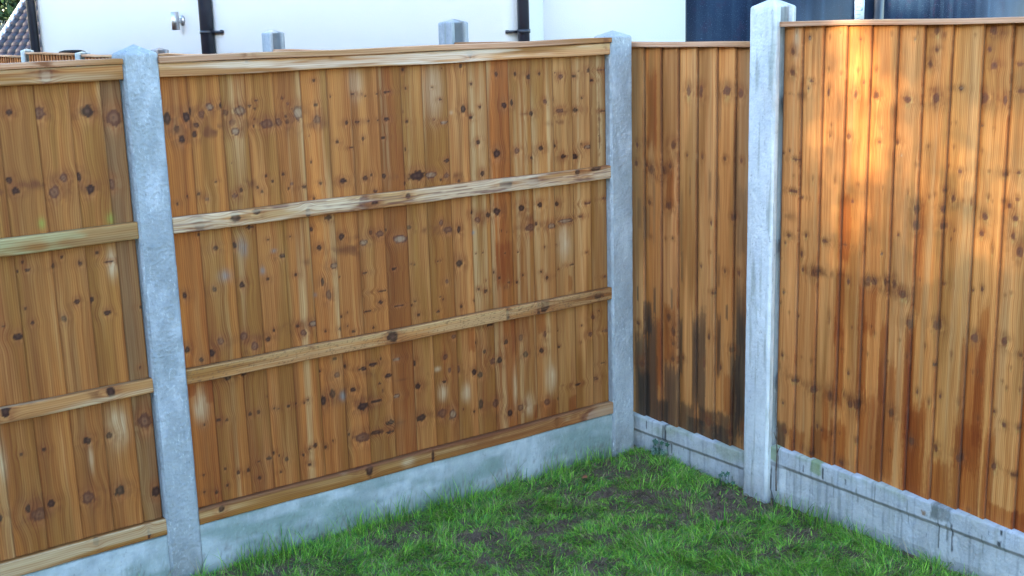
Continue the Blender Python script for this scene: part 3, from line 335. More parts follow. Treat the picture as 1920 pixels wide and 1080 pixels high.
'right': [(-0.726,1.585,0.0109,0.0101,0),(-0.781,1.579,0.0107,0.011,0),(-0.726,1.507,0.0096,0.0102,3),(-0.784,1.507,0.012,0.0101,0),(-0.729,1.423,0.0137,0.0082,1),(-0.779,1.435,0.0467,0.0041,3),(-0.809,1.209,0.0161,0.0052,1),(-0.776,1.236,0.0041,0.0042,1),(-0.744,1.225,0.0055,0.0026,1),(-0.866,1.48,0.0104,0.005,1),(-0.852,1.455,0.0052,0.005,1),(-0.938,1.443,0.0063,0.0138,1),(-0.936,1.623,0.0031,0.0058,0),(-0.986,1.639,0.0025,0.0038,0),(-0.885,1.652,0.0026,0.0039,0),(-0.799,1.643,0.0026,0.005,0),(-0.853,1.624,0.0065,0.0069,2),(-1.087,1.64,0.0024,0.0066,0),(-1.067,1.618,0.0048,0.0038,1),(-1.06,1.518,0.0054,0.0048,0),(-1.087,1.481,0.0047,0.0038,1),(-1.052,1.442,0.0078,0.0125,0),(-1.133,1.442,0.0117,0.0114,0),(-1.128,1.52,0.0047,0.0066,0),(-1.19,1.633,0.0028,0.0055,0),(-1.287,1.635,0.0027,0.0054,0),(-1.278,1.62,0.0038,0.0036,2),(-1.256,1.434,0.0133,0.0102,1),(-1.162,1.333,0.0052,0.0048,0),(-1.155,1.292,0.007,0.0057,0),(-1.028,1.302,0.011,0.0088,0),(-0.952,1.3,0.0063,0.007,0),(-0.955,1.334,0.0032,0.004,0),(-1.221,1.295,0.0102,0.0085,0),(-1.22,1.321,0.0068,0.0066,3),(-1.306,1.227,0.0038,0.0047,0),(-1.34,1.288,0.0038,0.0037,0),(-0.935,1.521,0.0044,0.0039,0),(-0.994,1.507,0.0049,0.0048,0),(-1.242,1.255,0.0028,0.0038,5),(-0.8,1.624,0.0158,0.0598,5),(-1.353,1.647,0.0105,0.0115,0),(-1.384,1.628,0.0026,0.0044,0),(-1.356,1.588,0.0084,0.0062,0),(-1.332,1.544,0.0096,0.0108,0),(-1.352,1.466,0.0159,0.0081,3),(-1.363,1.441,0.0127,0.0145,1),(-1.415,1.472,0.0083,0.0098,3),(-1.446,1.475,0.0082,0.0044,2),(-1.487,1.63,0.003,0.003,0),(-1.546,1.643,0.0125,0.0102,1),(-1.536,1.589,0.0068,0.0068,1),(-1.555,1.543,0.0106,0.0086,1),(-1.576,1.635,0.0024,0.0025,0),(-1.588,1.634,0.0024,0.0021,0),(-1.522,1.448,0.0158,0.014,1),(-1.601,1.443,0.0057,0.0129,1),(-1.566,1.359,0.0019,0.0022,0),(-1.523,1.365,0.0035,0.0035,2),(-1.529,1.288,0.0025,0.004,0),(-1.43,1.292,0.0036,0.0045,0),(-1.415,1.365,0.0021,0.0018,0),(-1.433,1.368,0.0021,0.0027,0),(-1.413,1.233,0.0037,0.0037,0),(-1.459,1.222,0.0082,0.0063,1),(-1.558,1.229,0.0034,0.0031,0),(-1.637,1.548,0.0093,0.0034,1),(-1.647,1.471,0.014,0.0051,1),(-0.8,1.149,0.0027,0.0031,0),(-0.798,1.096,0.019,0.0052,1),(-0.833,1.077,0.0094,0.0031,1),(-0.887,1.145,0.0026,0.0072,0),(-0.981,1.147,0.0032,0.0101,0),(-1.078,1.143,0.0036,0.004,0),(-1.055,1.085,0.0061,0.005,1),(-1.126,0.996,0.0036,0.0045,0),(-1.178,1.142,0.0023,0.0048,0),(-1.275,1.137,0.0028,0.0066,0),(-1.31,1.09,0.0077,0.0123,0),(-1.31,1.037,0.0067,0.0124,3),(-0.782,0.935,0.011,0.0064,0),(-0.859,0.945,0.0067,0.0063,1),(-0.763,0.905,0.0049,0.0043,1),(-0.837,0.875,0.0068,0.0096,1),(-0.745,0.844,0.0028,0.0022,0),(-0.721,0.818,0.0113,0.006,0),(-0.94,0.935,0.0129,0.0052,1),(-1.024,0.934,0.0106,0.0046,0),(-1.185,0.927,0.0053,0.004,2),(-1.243,0.996,0.004,0.0048,1),(-1.32,1.008,0.0022,0.0029,0),(-0.846,0.82,0.0061,0.0064,1),(-0.902,0.819,0.0145,0.0137,0),(-0.918,0.827,0.0079,0.0063,0),(-0.941,0.82,0.0195,0.0052,3),(-1.015,0.829,0.0164,0.0052,3),(-1.048,0.81,0.0063,0.0103,1),(-1.119,0.814,0.0182,0.0091,0),(-1.155,0.827,0.012,0.01,1),(-1.128,0.828,0.0073,0.0101,1),(-1.207,0.834,0.007,0.0119,0),(-1.235,0.831,0.0081,0.0148,0),(-1.274,0.805,0.0148,0.0118,1),(-1.331,0.86,0.0044,0.0048,0),(-1.294,0.796,0.0034,0.0108,0),(-0.761,0.725,0.0056,0.0044,2),(-0.744,0.679,0.0035,0.005,1),(-0.792,0.654,0.0028,0.0033,0),(-0.829,0.646,0.0048,0.0043,1),(-0.975,0.661,0.0039,0.018,0),(-1.307,0.712,0.0124,0.0138,1),(-1.028,0.987,0.0249,0.1171,7),(-1.135,0.728,0.0362,0.0868,7),(-1.016,0.727,0.0152,0.1257,7),(-1.324,0.928,0.0144,0.1937,7),(-1.354,1.13,0.0049,0.0056,0),(-1.376,1.139,0.0027,0.0056,0),(-1.311,1.037,0.0078,0.0124,1),(-1.41,1.159,0.0063,0.0069,0),(-1.438,1.136,0.0084,0.0101,0),(-1.408,1.1,0.0085,0.0093,0),(-1.41,1.047,0.009,0.0089,0),(-1.449,1.035,0.0031,0.0037,1),(-1.438,1.007,0.0032,0.0037,1),(-1.476,1.132,0.0021,0.0036,0),(-1.509,1.131,0.0061,0.0072,0),(-1.561,1.152,0.0049,0.0054,0),(-1.553,1.093,0.009,0.0099,1),(-1.544,1.038,0.008,0.0082,1),(-1.614,1.226,0.0067,0.0061,0),(-1.656,1.235,0.0066,0.0043,1),(-1.657,1.156,0.0066,0.0079,0),(-1.63,1.134,0.0067,0.0088,1),(-1.655,1.099,0.0085,0.0097,1),(-1.65,1.045,0.0076,0.0088,1),(-1.676,1.002,0.0123,0.0159,1),(-1.613,1.146,0.0029,0.0035,0),(-1.577,1.139,0.002,0.0036,0),(-1.419,0.862,0.0075,0.0038,0),(-1.523,0.858,0.0051,0.0046,1),(-1.558,0.87,0.005,0.0064,1),(-1.635,0.861,0.0029,0.0032,0),(-1.656,0.872,0.0039,0.0036,0),(-1.587,0.994,0.0039,0.0117,0),(-1.409,0.727,0.0108,0.0135,1),(-1.326,0.743,0.0022,0.0024,0),(-0.725,0.508,0.0143,0.0079,0),(-0.76,0.487,0.0071,0.0067,1),(-0.719,0.422,0.0101,0.0136,0),(-0.748,0.443,0.0071,0.0158,3),(-0.769,0.307,0.0057,0.0057,1),(-0.826,0.407,0.0153,0.0067,1),(-0.851,0.497,0.0027,0.0033,0),(-0.901,0.493,0.004,0.0065,0),(-0.913,0.394,0.0108,0.0132,1),(-0.993,0.392,0.013,0.0184,0),(-0.964,0.385,0.0145,0.0087,3),(-1.045,0.403,0.0058,0.0107,0),(-1.077,0.38,0.0101,0.0138,1),(-1.108,0.388,0.0125,0.0148,0),(-1.064,0.487,0.0057,0.0074,1),(-1.029,0.565,0.0038,0.0032,0),(-1.073,0.652,0.0031,0.0031,0),(-1.166,0.65,0.003,0.0051,0),(-1.114,0.581,0.0043,0.0041,0),(-1.138,0.568,0.0031,0.0052,0),(-1.151,0.671,0.0036,0.0026,0),(-1.218,0.563,0.0047,0.0031,0),(-1.245,0.39,0.0106,0.0134,0),(-1.268,0.645,0.0035,0.004,0),(-1.304,0.6,0.0046,0.006,0),(-1.343,0.487,0.0045,0.008,1),(-1.327,0.312,0.0115,0.0123,1),(-1.109,0.256,0.005,0.0064,0),(-1.045,0.153,0.0116,0.0099,0),(-0.914,0.154,0.0095,0.0079,0),(-0.868,0.158,0.0055,0.0079,0),(-1.172,0.245,0.0031,0.0042,0),(-1.247,0.254,0.0042,0.0047,0),(-0.955,0.251,0.0053,0.0055,1),(-1.005,0.251,0.0059,0.0055,0),(-1.031,0.257,0.0032,0.0043,0),(-0.931,0.257,0.0054,0.0078,1),(-0.786,0.201,0.01,0.008,1),(-0.758,0.173,0.0287,0.0577,6),(-0.841,0.15,0.0348,0.0684,7),(-0.955,0.171,0.0498,0.0836,7),(-0.973,0.31,0.0158,0.0878,7),(-1.021,0.512,0.0166,0.1497,7),(-1.03,0.199,0.0323,0.0988,7),(-1.152,0.222,0.0442,0.226,7),(-1.118,0.559,0.0172,0.1358,7),(-1.226,0.349,0.0356,0.22,7),(-1.204,0.552,0.0143,0.1336,7),(-1.331,0.274,0.0342,0.1546,7),(-1.303,0.472,0.0138,0.2037,7),(-1.422,0.316,0.0073,0.0107,0),(-1.515,0.311,0.0099,0.0118,1),(-1.631,0.316,0.008,0.0102,1),(-1.54,0.711,0.0123,0.0125,1),(-1.642,0.72,0.0104,0.0122,1),(-1.395,0.465,0.0059,0.0079,0),(-1.428,0.493,0.0044,0.0079,1),(-1.503,0.49,0.0056,0.009,0),(-1.54,0.598,0.0034,0.0044,0),(-1.559,0.603,0.0034,0.0044,0),(-1.574,0.579,0.0034,0.005,0),(-1.57,0.455,0.0048,0.0057,0),(-1.463,0.638,0.0035,0.0064,0),(-1.672,0.642,0.0026,0.0037,0),(-1.644,0.593,0.0026,0.0031,0),(-1.662,0.577,0.0033,0.0037,0),(-1.622,0.491,0.0047,0.005,1),(-1.66,0.458,0.0072,0.0075,1),(-1.711,0.464,0.0064,0.0062,0),(-1.708,0.582,0.0032,0.0049,0),(-1.703,0.692,0.0076,0.0042,0),(-1.707,0.312,0.0104,0.005,0),(-1.407,0.597,0.0036,0.0052,2),(-1.367,0.645,0.003,0.0065,0),(-1.553,0.141,0.0042,0.0053,0),(-1.346,0.261,0.0415,0.1924,7),(-1.442,0.187,0.0437,0.0879,7),(-1.54,0.251,0.0486,0.1717,7),(-1.54,0.482,0.0412,0.2068,7),(-1.615,0.241,0.0169,0.1692,7),(-1.672,0.161,0.0623,0.0322,7),(-1.733,0.155,0.0258,0.0382,7),(-1.309,0.525,0.0152,0.2024,7),(-1.568,0.585,0.0203,0.2162,7),(-0.775,1.005,0.0442,0.0153,3),(-0.891,0.82,0.0333,0.0133,3),(-0.962,0.827,0.037,0.0131,3),(-1.143,0.823,0.043,0.0181,3),(-1.25,0.814,0.0452,0.016,3),(-0.99,0.384,0.0328,0.0156,3),(-1.095,0.391,0.0359,0.0172,3),(-0.804,0.43,0.0251,0.0161,3),(-1.348,1.431,0.0306,0.0131,3),(-1.558,1.447,0.0313,0.014,3),(-0.823,1.429,0.0331,0.0145,3)],
'gc': [(-0.147,0.026,0.0052,0.0372,6),(-0.161,0.03,0.0039,0.0371,6),(-0.166,-0.038,0.0039,0.0327,6),(-0.189,-0.032,0.0032,0.0232,6),(-0.044,0.034,0.0027,0.0213,6),(-0.233,-0.038,0.0019,0.0277,4),(-0.296,-0.033,0.0019,0.032,4),(-0.111,-0.021,0.002,0.0235,4)],
'gr': [(-0.776,0.056,0.0023,0.0543,6),(-0.898,0.096,0.002,0.0142,6),(-0.986,0.102,0.0029,0.024,6),(-1.086,0.101,0.0021,0.0098,6),(-1.475,0.114,0.0389,0.0254,4),(-1.449,0.11,0.0158,0.0292,4),(-1.464,0.029,0.0032,0.0478,6),(-1.494,0.051,0.0043,0.0328,4),(-1.513,0.037,0.0031,0.0473,6),(-1.408,0.092,0.0081,0.0074,7),(-1.691,0.121,0.0039,0.0087,6),(-1.684,0.081,0.0072,0.0087,6),(-0.733,-0.01,0.0132,0.0636,6),(-0.751,0.111,0.0209,0.0292,9),(-0.954,0.119,0.0241,0.0281,9),(-1.212,0.099,0.0018,0.0307,4),(-1.134,0.074,0.0016,0.039,4),(-1.029,0.067,0.0017,0.0398,4),(-1.343,0.074,0.0015,0.0375,4),(-1.624,0.06,0.0013,0.0354,4)],
'tr': [(-0.652,1.603,0.0092,0.0131,1),(-0.026,1.595,0.008,0.0122,3),(-1.504,1.607,0.0036,0.0033,0),(-2.126,1.598,0.012,0.0182,10),(-2.14,1.611,0.0238,0.0212,3),(-1.674,1.622,0.0138,0.0049,3),(-1.205,1.61,0.0059,0.0052,3)],
'r1': [(-1.704,1.106,0.0123,0.0187,0),(-1.723,1.122,0.0157,0.0136,3),(-1.582,1.116,0.0109,0.0156,0),(-1.506,1.124,0.0093,0.007,0),(-1.323,1.096,0.0059,0.0144,0),(-1.255,1.108,0.012,0.0145,3),(-1.109,1.109,0.0146,0.0185,1),(-1.107,1.109,0.0187,0.0222,3),(-0.933,1.116,0.0065,0.0076,0),(-1.067,1.106,0.0105,0.0056,0),(-0.614,1.11,0.0166,0.0158,3),(-0.506,1.113,0.0195,0.02,0),(-0.377,1.11,0.0151,0.0183,1),(-0.382,1.119,0.0227,0.0244,3),(-0.167,1.127,0.0079,0.0083,0),(-0.073,1.131,0.019,0.0084,0),(-0.027,1.114,0.0137,0.0148,3),(-0.724,1.121,0.0069,0.0117,3),(-0.555,1.104,0.0387,0.008,3),(-0.846,1.099,0.0675,0.0058,3),(-1.658,1.095,0.0393,0.0051,3),(-1.158,1.096,0.062,0.0055,3)],
'r2': [(-1.024,0.617,0.0153,0.0177,0),(-1.342,0.625,0.01,0.0188,3),(-0.371,0.615,0.0052,0.0213,0),(-0.339,0.62,0.0156,0.0192,0),(-0.07,0.617,0.0167,0.0132,0),(-0.518,0.612,0.005,0.0167,0),(-2.348,0.619,0.0089,0.013,0),(-2.064,0.617,0.0259,0.0136,3),(-2.035,0.615,0.0098,0.0136,0),(-2.27,0.635,0.0457,0.0049,3),(-0.144,0.624,0.0825,0.0131,3)],
'br': [(-0.986,0.129,0.0204,0.0124,5),(-0.878,0.128,0.0035,0.0188,0),(-1.147,0.139,0.0108,0.0161,0),(-1.191,0.16,0.0085,0.008,0),(-1.25,0.153,0.0105,0.006,5),(-0.293,0.133,0.0054,0.0202,0),(-0.245,0.129,0.0136,0.0045,5),(-0.055,0.115,0.0746,0.0231,10),(-2.13,0.135,0.0065,0.0123,0),(-1.712,0.137,0.0074,0.0094,0),(-1.961,0.111,0.0034,0.0145,0),(-0.652,0.148,0.0995,0.0215,3)],
's_mid': [-1.695,-1.587,-1.503,-1.405,-1.308,-1.213,-1.123,-1.018,-0.927,-0.84,-0.736,-0.649,-0.564,-0.466,-0.366,-0.261,-0.168,-0.079],
's_left': [-2.266,-2.159,-2.06,-1.965],
's_c': [-0.011,-0.112,-0.21,-0.314,-0.417,-0.513],
's_r': [-0.826,-0.916,-1.013,-1.112,-1.215,-1.312,-1.411,-1.516,-1.613],
}
# ------------------------------------------------------------------ ground
def axis_pts(lo, a, b, hi, f): return np.unique(np.round(np.concatenate([-np.geomspace(1, 1 + a - lo, 22)[::-1] + 1 + a, np.arange(a, b, f), np.geomspace(1, 1 + hi - b, 22) - 1 + b]), 4))
gx = axis_pts(-90, -2.6, .3, 140, .016); gy = axis_pts(-90, -2.2, .12, 160, .016)
X, Y = np.meshgrid(gx, gy, indexing='ij'); xf, yf = X.ravel(), Y.ravel()
def gz(x, y):
    near = ss(6, 3, np.hypot(x + 1, y + 1))
    return -.084 + near * ((fbm(x * 7, y * 7, 2, 3) - .5) * .020 + (fbm(x * 38, y * 38, 9, 4) - .5) * .028) - 3.0 * ss(14, 30, y)
nx, ny = len(gx), len(gy); ii = (np.arange(nx - 1)[:, None] * ny + np.arange(ny - 1)[None, :]).ravel()
gm, t, b = newmat('bare_soil'); tc = t.nodes.new('ShaderNodeTexCoord'); o_ = tc.outputs['Object']
n1 = noise(t, o_, 14, 6, .65); n2 = noise(t, o_, 220, 4, .7); n3 = noise(t, o_, 60, 5, .6)
x_ = mixc(t, rng_map(t, n1, .35, .7, 0, 1), (.10, .064, .046), (.22, .15, .11)); x_ = mixc(t, rng_map(t, n2, .6, .8, 0, .7), x_, (.19, .14, .09)); x_ = mixc(t, rng_map(t, n3, .55, .68, 0, .6), x_, (.03, .055, .014))
t.links.new(x_, b.inputs['Base Color']); b.inputs['Roughness'].default_value = .9; b.inputs['Specular IOR Level'].default_value = .25; bump(t, b, math_(t, 'ADD', n2, n3), 1.0, .012)
g_o = mesh_np('ground', np.stack([xf, yf, gz(xf, yf)], 1), np.stack([ii, ii + ny, ii + ny + 1, ii + 1], 1), gm, smooth=True); tag(g_o, kind='structure')

# ------------------------------------------------------------------ left run of fence: posts and panels
CB = (.27, .305, .345)
conc_post('concrete_post', -1.901, -1.790, 0.0, .108, -.30, 1.640, 1.672, 'rough grey concrete post with a pyramid cap between the two left fence panels', 'concrete posts of the left fence', (.30, .325, .345), CONC, 5, fine=.005, algae=.05, streaks=0, white=.45)
conc_post('concrete_post', 0.0, .1147, 0.0, .108, -.30, 1.6325, 1.660, 'blue-grey concrete corner post where the left fence meets the recessed panel', 'concrete posts of the left fence', (.31, .335, .355), CONC, 17, fine=.005, algae=.05, streaks=0, white=.4)
conc_post('concrete_post', .119, .230, -.7384, -.6148, -.30, 1.728, 1.762, 'tall pale concrete post with lichen streaks and an open slot at its top', 'concrete posts of the right fence', (.60, .62, .63), CONC2, 29, slot='y', fine=.005, algae=.12, streaks=.55, white=.35)
conc_post('concrete_post', .119, .230, -2.69, -2.58, -.30, 1.72, 1.75, 'concrete post at the near end of the tall right panel', 'concrete posts of the right fence', (.36, .39, .43), CONC2, 31, slot='y', fine=.02)
conc_post('concrete_post', -3.85, -3.74, 0.0, .108, -.30, 1.64, 1.67, 'concrete post at the far left end of the left fence', 'concrete posts of the left fence', (.26, .30, .34), CONC, 33, fine=.02)
bgp = [(1.335, 1.70, 1.722, (.28, .30, .33), 'weathered wide-looking concrete post top above the middle of the knotty panel', .5),
       (3.42, 1.663, 1.686, (.30, .33, .37), 'small concrete post behind the left fence, just right of the wide black soil pipe', .4),
       (5.50, 1.548, 1.570, (.22, .22, .24), 'dark post tip just right of the rough grey concrete post', .3),
       (7.50, 1.510, 1.530, (.34, .38, .38), 'grey post tip at the right end of the distant slatted panel', .3),
       (9.42, 1.520, 1.545, (.42, .46, .45), 'distant pale post left of the slatted panel, below the tiled roof', .3),
       (11.4, 1.49, 1.51, (.38, .40, .40), 'farthest boundary post behind the left fence', .3)]
for i, (y, zt, za, c, lb, st) in enumerate(bgp): conc_post('concrete_post', .119, .228, y, y + .115, -.10 if y < 12 else -1, zt, za, lb, 'concrete posts of the far boundary fence', c, CONC2, 50 + i * 7, slot='y', fine=.012, streaks=st)

CAPC = (.48, .40, .46)
def panel_y(label, x0, x1, seams, kn, seed, rails, gtop, toned, group, fine=.003, knr=D, tilt=0, cap=(1.614, 1.633)):
    p = empty('fence_panel', ((x0 + x1) / 2, .03, gtop), label, 'fence panel', group)
    fence_boards(p, seams, gtop + .01, cap[0] - .002, 'y', kn, .030, seed, fine, toned=toned)
    for (nm, zlo, zhi, col, kk, st) in rails:
        bar(nm, p, 'x', x0, x1, zlo, zhi, .006, .0295, col, [(a_, b_, c_ * 1.35, d_ * 1.3, e_) for a_, b_, c_, d_, e_ in kk], seed + int(zlo * 100), sag=.0015, streak=st, tilt=tilt if zlo < .2 else 0)
    bar('capping_strip', p, 'x', x0, x1, cap[0], cap[1], -.006, .075, CAPC, [(k[0], (cap[0] + cap[1]) / 2, .02, .02, 3) for k in knr['tr'][1:5]], seed + 3, sag=.002, rnd=.002)
    return p
def st_pale(C, z, t): return mixv(C, np.array([.66, .56, .46]), .75 * ss(.48, .70, fbm(z * 60, t * 3.2, 41, 4)))
def st_r1(C, z, t):
    C = mixv(C, np.array([.60, .48, .34]), .7 * ss(.40, .62, fbm(z * 55, t * 4.0, 47, 4)))
    return mixv(C, np.array([.14, .055, .045]), .75 * ss(.60, .72, fbm(z * 260, t * 7.0, 43, 4)))
def st_sp(C, z, t):
    C = mixv(C, np.array([.46, .30, .15]), .5 * ss(.45, .6, fbm(z * 80, t * 3, 51, 3)))
    C = mixv(C, np.array([.10, .055, .03]), .6 * ss(.63, .72, fbm(z * 420, t * 150.0, 53, 3)))
    return mixv(C, np.array([.22, .10, .045]), .75 * ss(.006, .0, np.minimum(z - z.min(), z.max() - z)))
def st_br(C, z, t):
    C = mixv(C, np.array([.24, .085, .022]), .7 * ss(-.9, -.45, t) * ss(-.15, -.3, t)); C = mixv(C, np.array([.17, .07, .035]), .7 * ss(.139, .150, z))
    return mixv(C, np.array([.40, .26, .15]), .6 * ss(-.12, -.06, t))
def st_green(C, z, t): return mixv(C, np.array([.36, .40, .22]), .55 * ss(.4, .65, fbm(z * 30, t * 6, 61, 3)))
def st_pl(C, z, t): return mixv(C, np.array([.50, .38, .24]), .6 * ss(.45, .62, fbm(z * 50, t * 3, 63, 3)))
sm = [-1.789] + D['s_mid'] + [-.0]
tm = {15: (.40, .26, .14), 16: (.42, .30, .18), 17: (.42, .30, .19), 18: (.38, .27, .17), 0: (.36, .175, .055), 1: (.36, .20, .075), 7: (.36, .20, .085), 9: (.44, .28, .14), 11: (.44, .275, .145), 13: (.37, .17, .055)}
panel_y('knotty golden-brown fence panel with three rails between the two left concrete posts', -1.790, .004, sm, D['mid'], 100,
        [('top_rail', 1.570, 1.6135, (.50, .37, .29), D['tr'], st_pale), ('rail', 1.084, 1.135, (.50, .37, .26), D['r1'], st_r1), ('rail', .589, .638, (.38, .25, .15), D['r2'], st_sp), ('rail', .101, .152, (.33, .19, .09), D['br'], st_br)], .100, tm, 'fence panels of the left fence')
sl_ = [-3.74, -3.64, -3.54, -3.445, -3.345, -3.25, -3.15, -3.05, -2.96, -2.86, -2.765, -2.665, -2.565, -2.465, -2.365] + D['s_left'] + [-1.903]
n_ = len(sl_) - 2
panel_y('knotty fence panel cut off by the left edge, left of the rough grey concrete post', -3.740, -1.901, sl_, D['left'], 300,
        [('top_rail', 1.570, 1.6165, (.50, .36, .24), D['tr'], st_pl), ('rail', 1.082, 1.134, (.48, .42, .32), [], st_green), ('rail', .584, .630, (.44, .31, .20), D['r2'], st_pl), ('rail', .092, .146, (.37, .27, .17), D['br'], st_pl)], .094,
        {n_: (.235, .165, .115), n_ - 1: (.38, .215, .085), n_ - 2: (.40, .235, .10), n_ - 3: (.38, .22, .09), n_ - 4: (.37, .19, .07)}, 'fence panels of the left fence', tilt=.012, cap=(1.616, 1.632))

# ------------------------------------------------------------------ right run (boundary line x = 0.12 .. 0.23)
def panel_x(label, y0, y1, seams, kn, seed, zb, capz, toned, group, fine=.003, tint=(1, 1, 1)):
    """y0 > y1 (far end first)"""
    p = empty('fence_panel', (.17, (y0 + y1) / 2, zb), label, 'fence panel', group)
    fence_boards(p, seams, zb, capz[0] + .004, 'x', kn, .157, seed, fine, toned=toned, tint=tint)
    bar('capping_strip', p, 'y', y1, y0, capz[0], capz[1], .140, .212, (.58, .50, .60), [], seed + 2, rnd=.002, step=.01)
    for z in (.25, .8, 1.35): bar('rail', p, 'y', y1, y0, zb + z * .93, zb + z * .93 + .05, .186, .212, (.36, .22, .11), [], seed + int(z * 10), step=.05)
    return p
tc_ = {}
sc = [1.335] + [round(1.29 - .1 * i, 3) for i in range(13)] + D['s_c'] + [-.6145]
ns = len(sc) - 1
for i, c in zip(range(ns), [None] * (ns - 7) + [(.42, .29, .165), (.36, .20, .085), (.44, .28, .16), (.42, .27, .14), (.44, .285, .155), (.44, .26, .12), (.34, .22, .125)]):
    if c: tc_[i] = c
PG = 'fence panels of the right boundary fence'
panel_x('narrow-looking fence panel with black damp stains at its foot', 1.335, -.6145, sc, D['corner'], 500, .034, (1.593, 1.611), tc_, PG, tint=(1.62, 1.68, 1.90))
sr = [-.7384] + D['s_r'] + [round(-1.713 - .1 * i, 3) for i in range(9)] + [-2.58]
tr_ = {0: (.46, .275, .14), 1: (.44, .265, .13), 2: (.46, .28, .14), 3: (.47, .265, .115), 4: (.46, .26, .115), 5: (.45, .28, .145), 6: (.45, .27, .12), 7: (.45, .285, .13), 8: (.44, .27, .125), 9: (.44, .28, .14)}
panel_x('tall orange-tan featheredge fence panel filling the right side', -.7384, -2.58, sr, D['right'], 700, .124, (1.664, 1.681), tr_, PG, tint=(1.66, 1.72, 1.90))
far = [(3.42, 1.45, 1.556, .10, 'boundary fence panel between the two posts standing clear behind the left fence'), (5.50, 3.535, 1.515, .02, 'boundary fence panel hidden mostly behind the left fence, near the wide soil pipe'),
       (7.50, 5.615, 1.492, -.03, 'boundary fence panel behind the left grey post'), (9.42, 7.615, 1.500, -.03, 'distant slatted panel top right of the pale far post'), (11.4, 9.535, 1.462, -.05, 'farthest boundary panel at the left edge, below the tiled roof')]
for i, (a, b_, z, zb, lb) in enumerate(far):
    n = round((a - b_) / .1); panel_x(lb, a, b_, list(np.round(np.linspace(a, b_, n + 1), 3)), [], 900 + i * 50, zb, (z - .008, z + .010), {}, PG, fine=.025, tint=(1.4, 1.4, 1.5))

# ---- gravel boards
def gravel_y(x0, x1, z0, z1, seed, label, kn=[]):
    zs = np.linspace(-.16, 0, 18); P = np.array([(0.062, -.16)] + [(0.0, z) for z in zs] + [(.002, .003), (.006, .004), (0.062, .004)])
    ts = np.arange(x0, x1 + .003, .006); ts[-1] = x1
    def place(p, t):
        q = (t - x0) / (x1 - x0); zt = z0 + (z1 - z0) * q; sc_ = (zt + .16) / .164
        zz = -.16 + (p[:, 1] + .16) * sc_; r = (fbm(np.full(len(p), t * 30), zz * 30, seed, 3) - .5) * .004
        return np.stack([np.full(len(p), t), .012 + p[:, 0] + r, zz], 1)
    V, Fq, tt = sweep(P, ts, place); z = V[:, 2]
    C = conc_colour(tt, z, seed, (.31, .35, .365), 0, 0, .40); C = mixv(C, np.array([.44, .48, .52]), .55 * ss(.55, .75, fbm(tt * 7, z * 26, seed + 13, 5)))
    C = mixv(C, np.array([.15, .215, .19]), .75 * ss(.42, .68, fbm(tt * 4.5, z * 14, seed + 3, 4)) * ss(.11, .05, z)); C = mixv(C, np.array([.13, .17, .10]), .75 * ss(.01, -.075, z + .05 * fbm(tt * 14, z * 8, 5, 3))); C = mixv(C, np.array([.10, .08, .06]), .5 * ss(.60, .72, fbm(tt * 160, z * 160, 15, 2)) * ss(.06, -.05, z))
    C = mixv(C, np.array([.13, .19, .16]), .5 * ss(.075, .10, z) * ss(.4, .6, fbm(tt * 6, z * 3, 77, 3)) )
    o = mesh_np('gravel_board', V, Fq, CONC2, None, {'col': ('FLOAT_COLOR', C), 'gv': ('FLOAT_VECTOR', V)}, smooth=True, origin=((x0 + x1) / 2, .03, -.16)); tag(o, label, 'gravel board', 'concrete gravel boards')
gravel_y(-1.790, .004, .0985, .0985, 71, 'smooth grey-green concrete gravel board under the knotty middle panel')
gravel_y(-3.740, -1.901, .080, .0925, 75, 'smooth concrete gravel board at the lower left edge, under the cut-off panel')
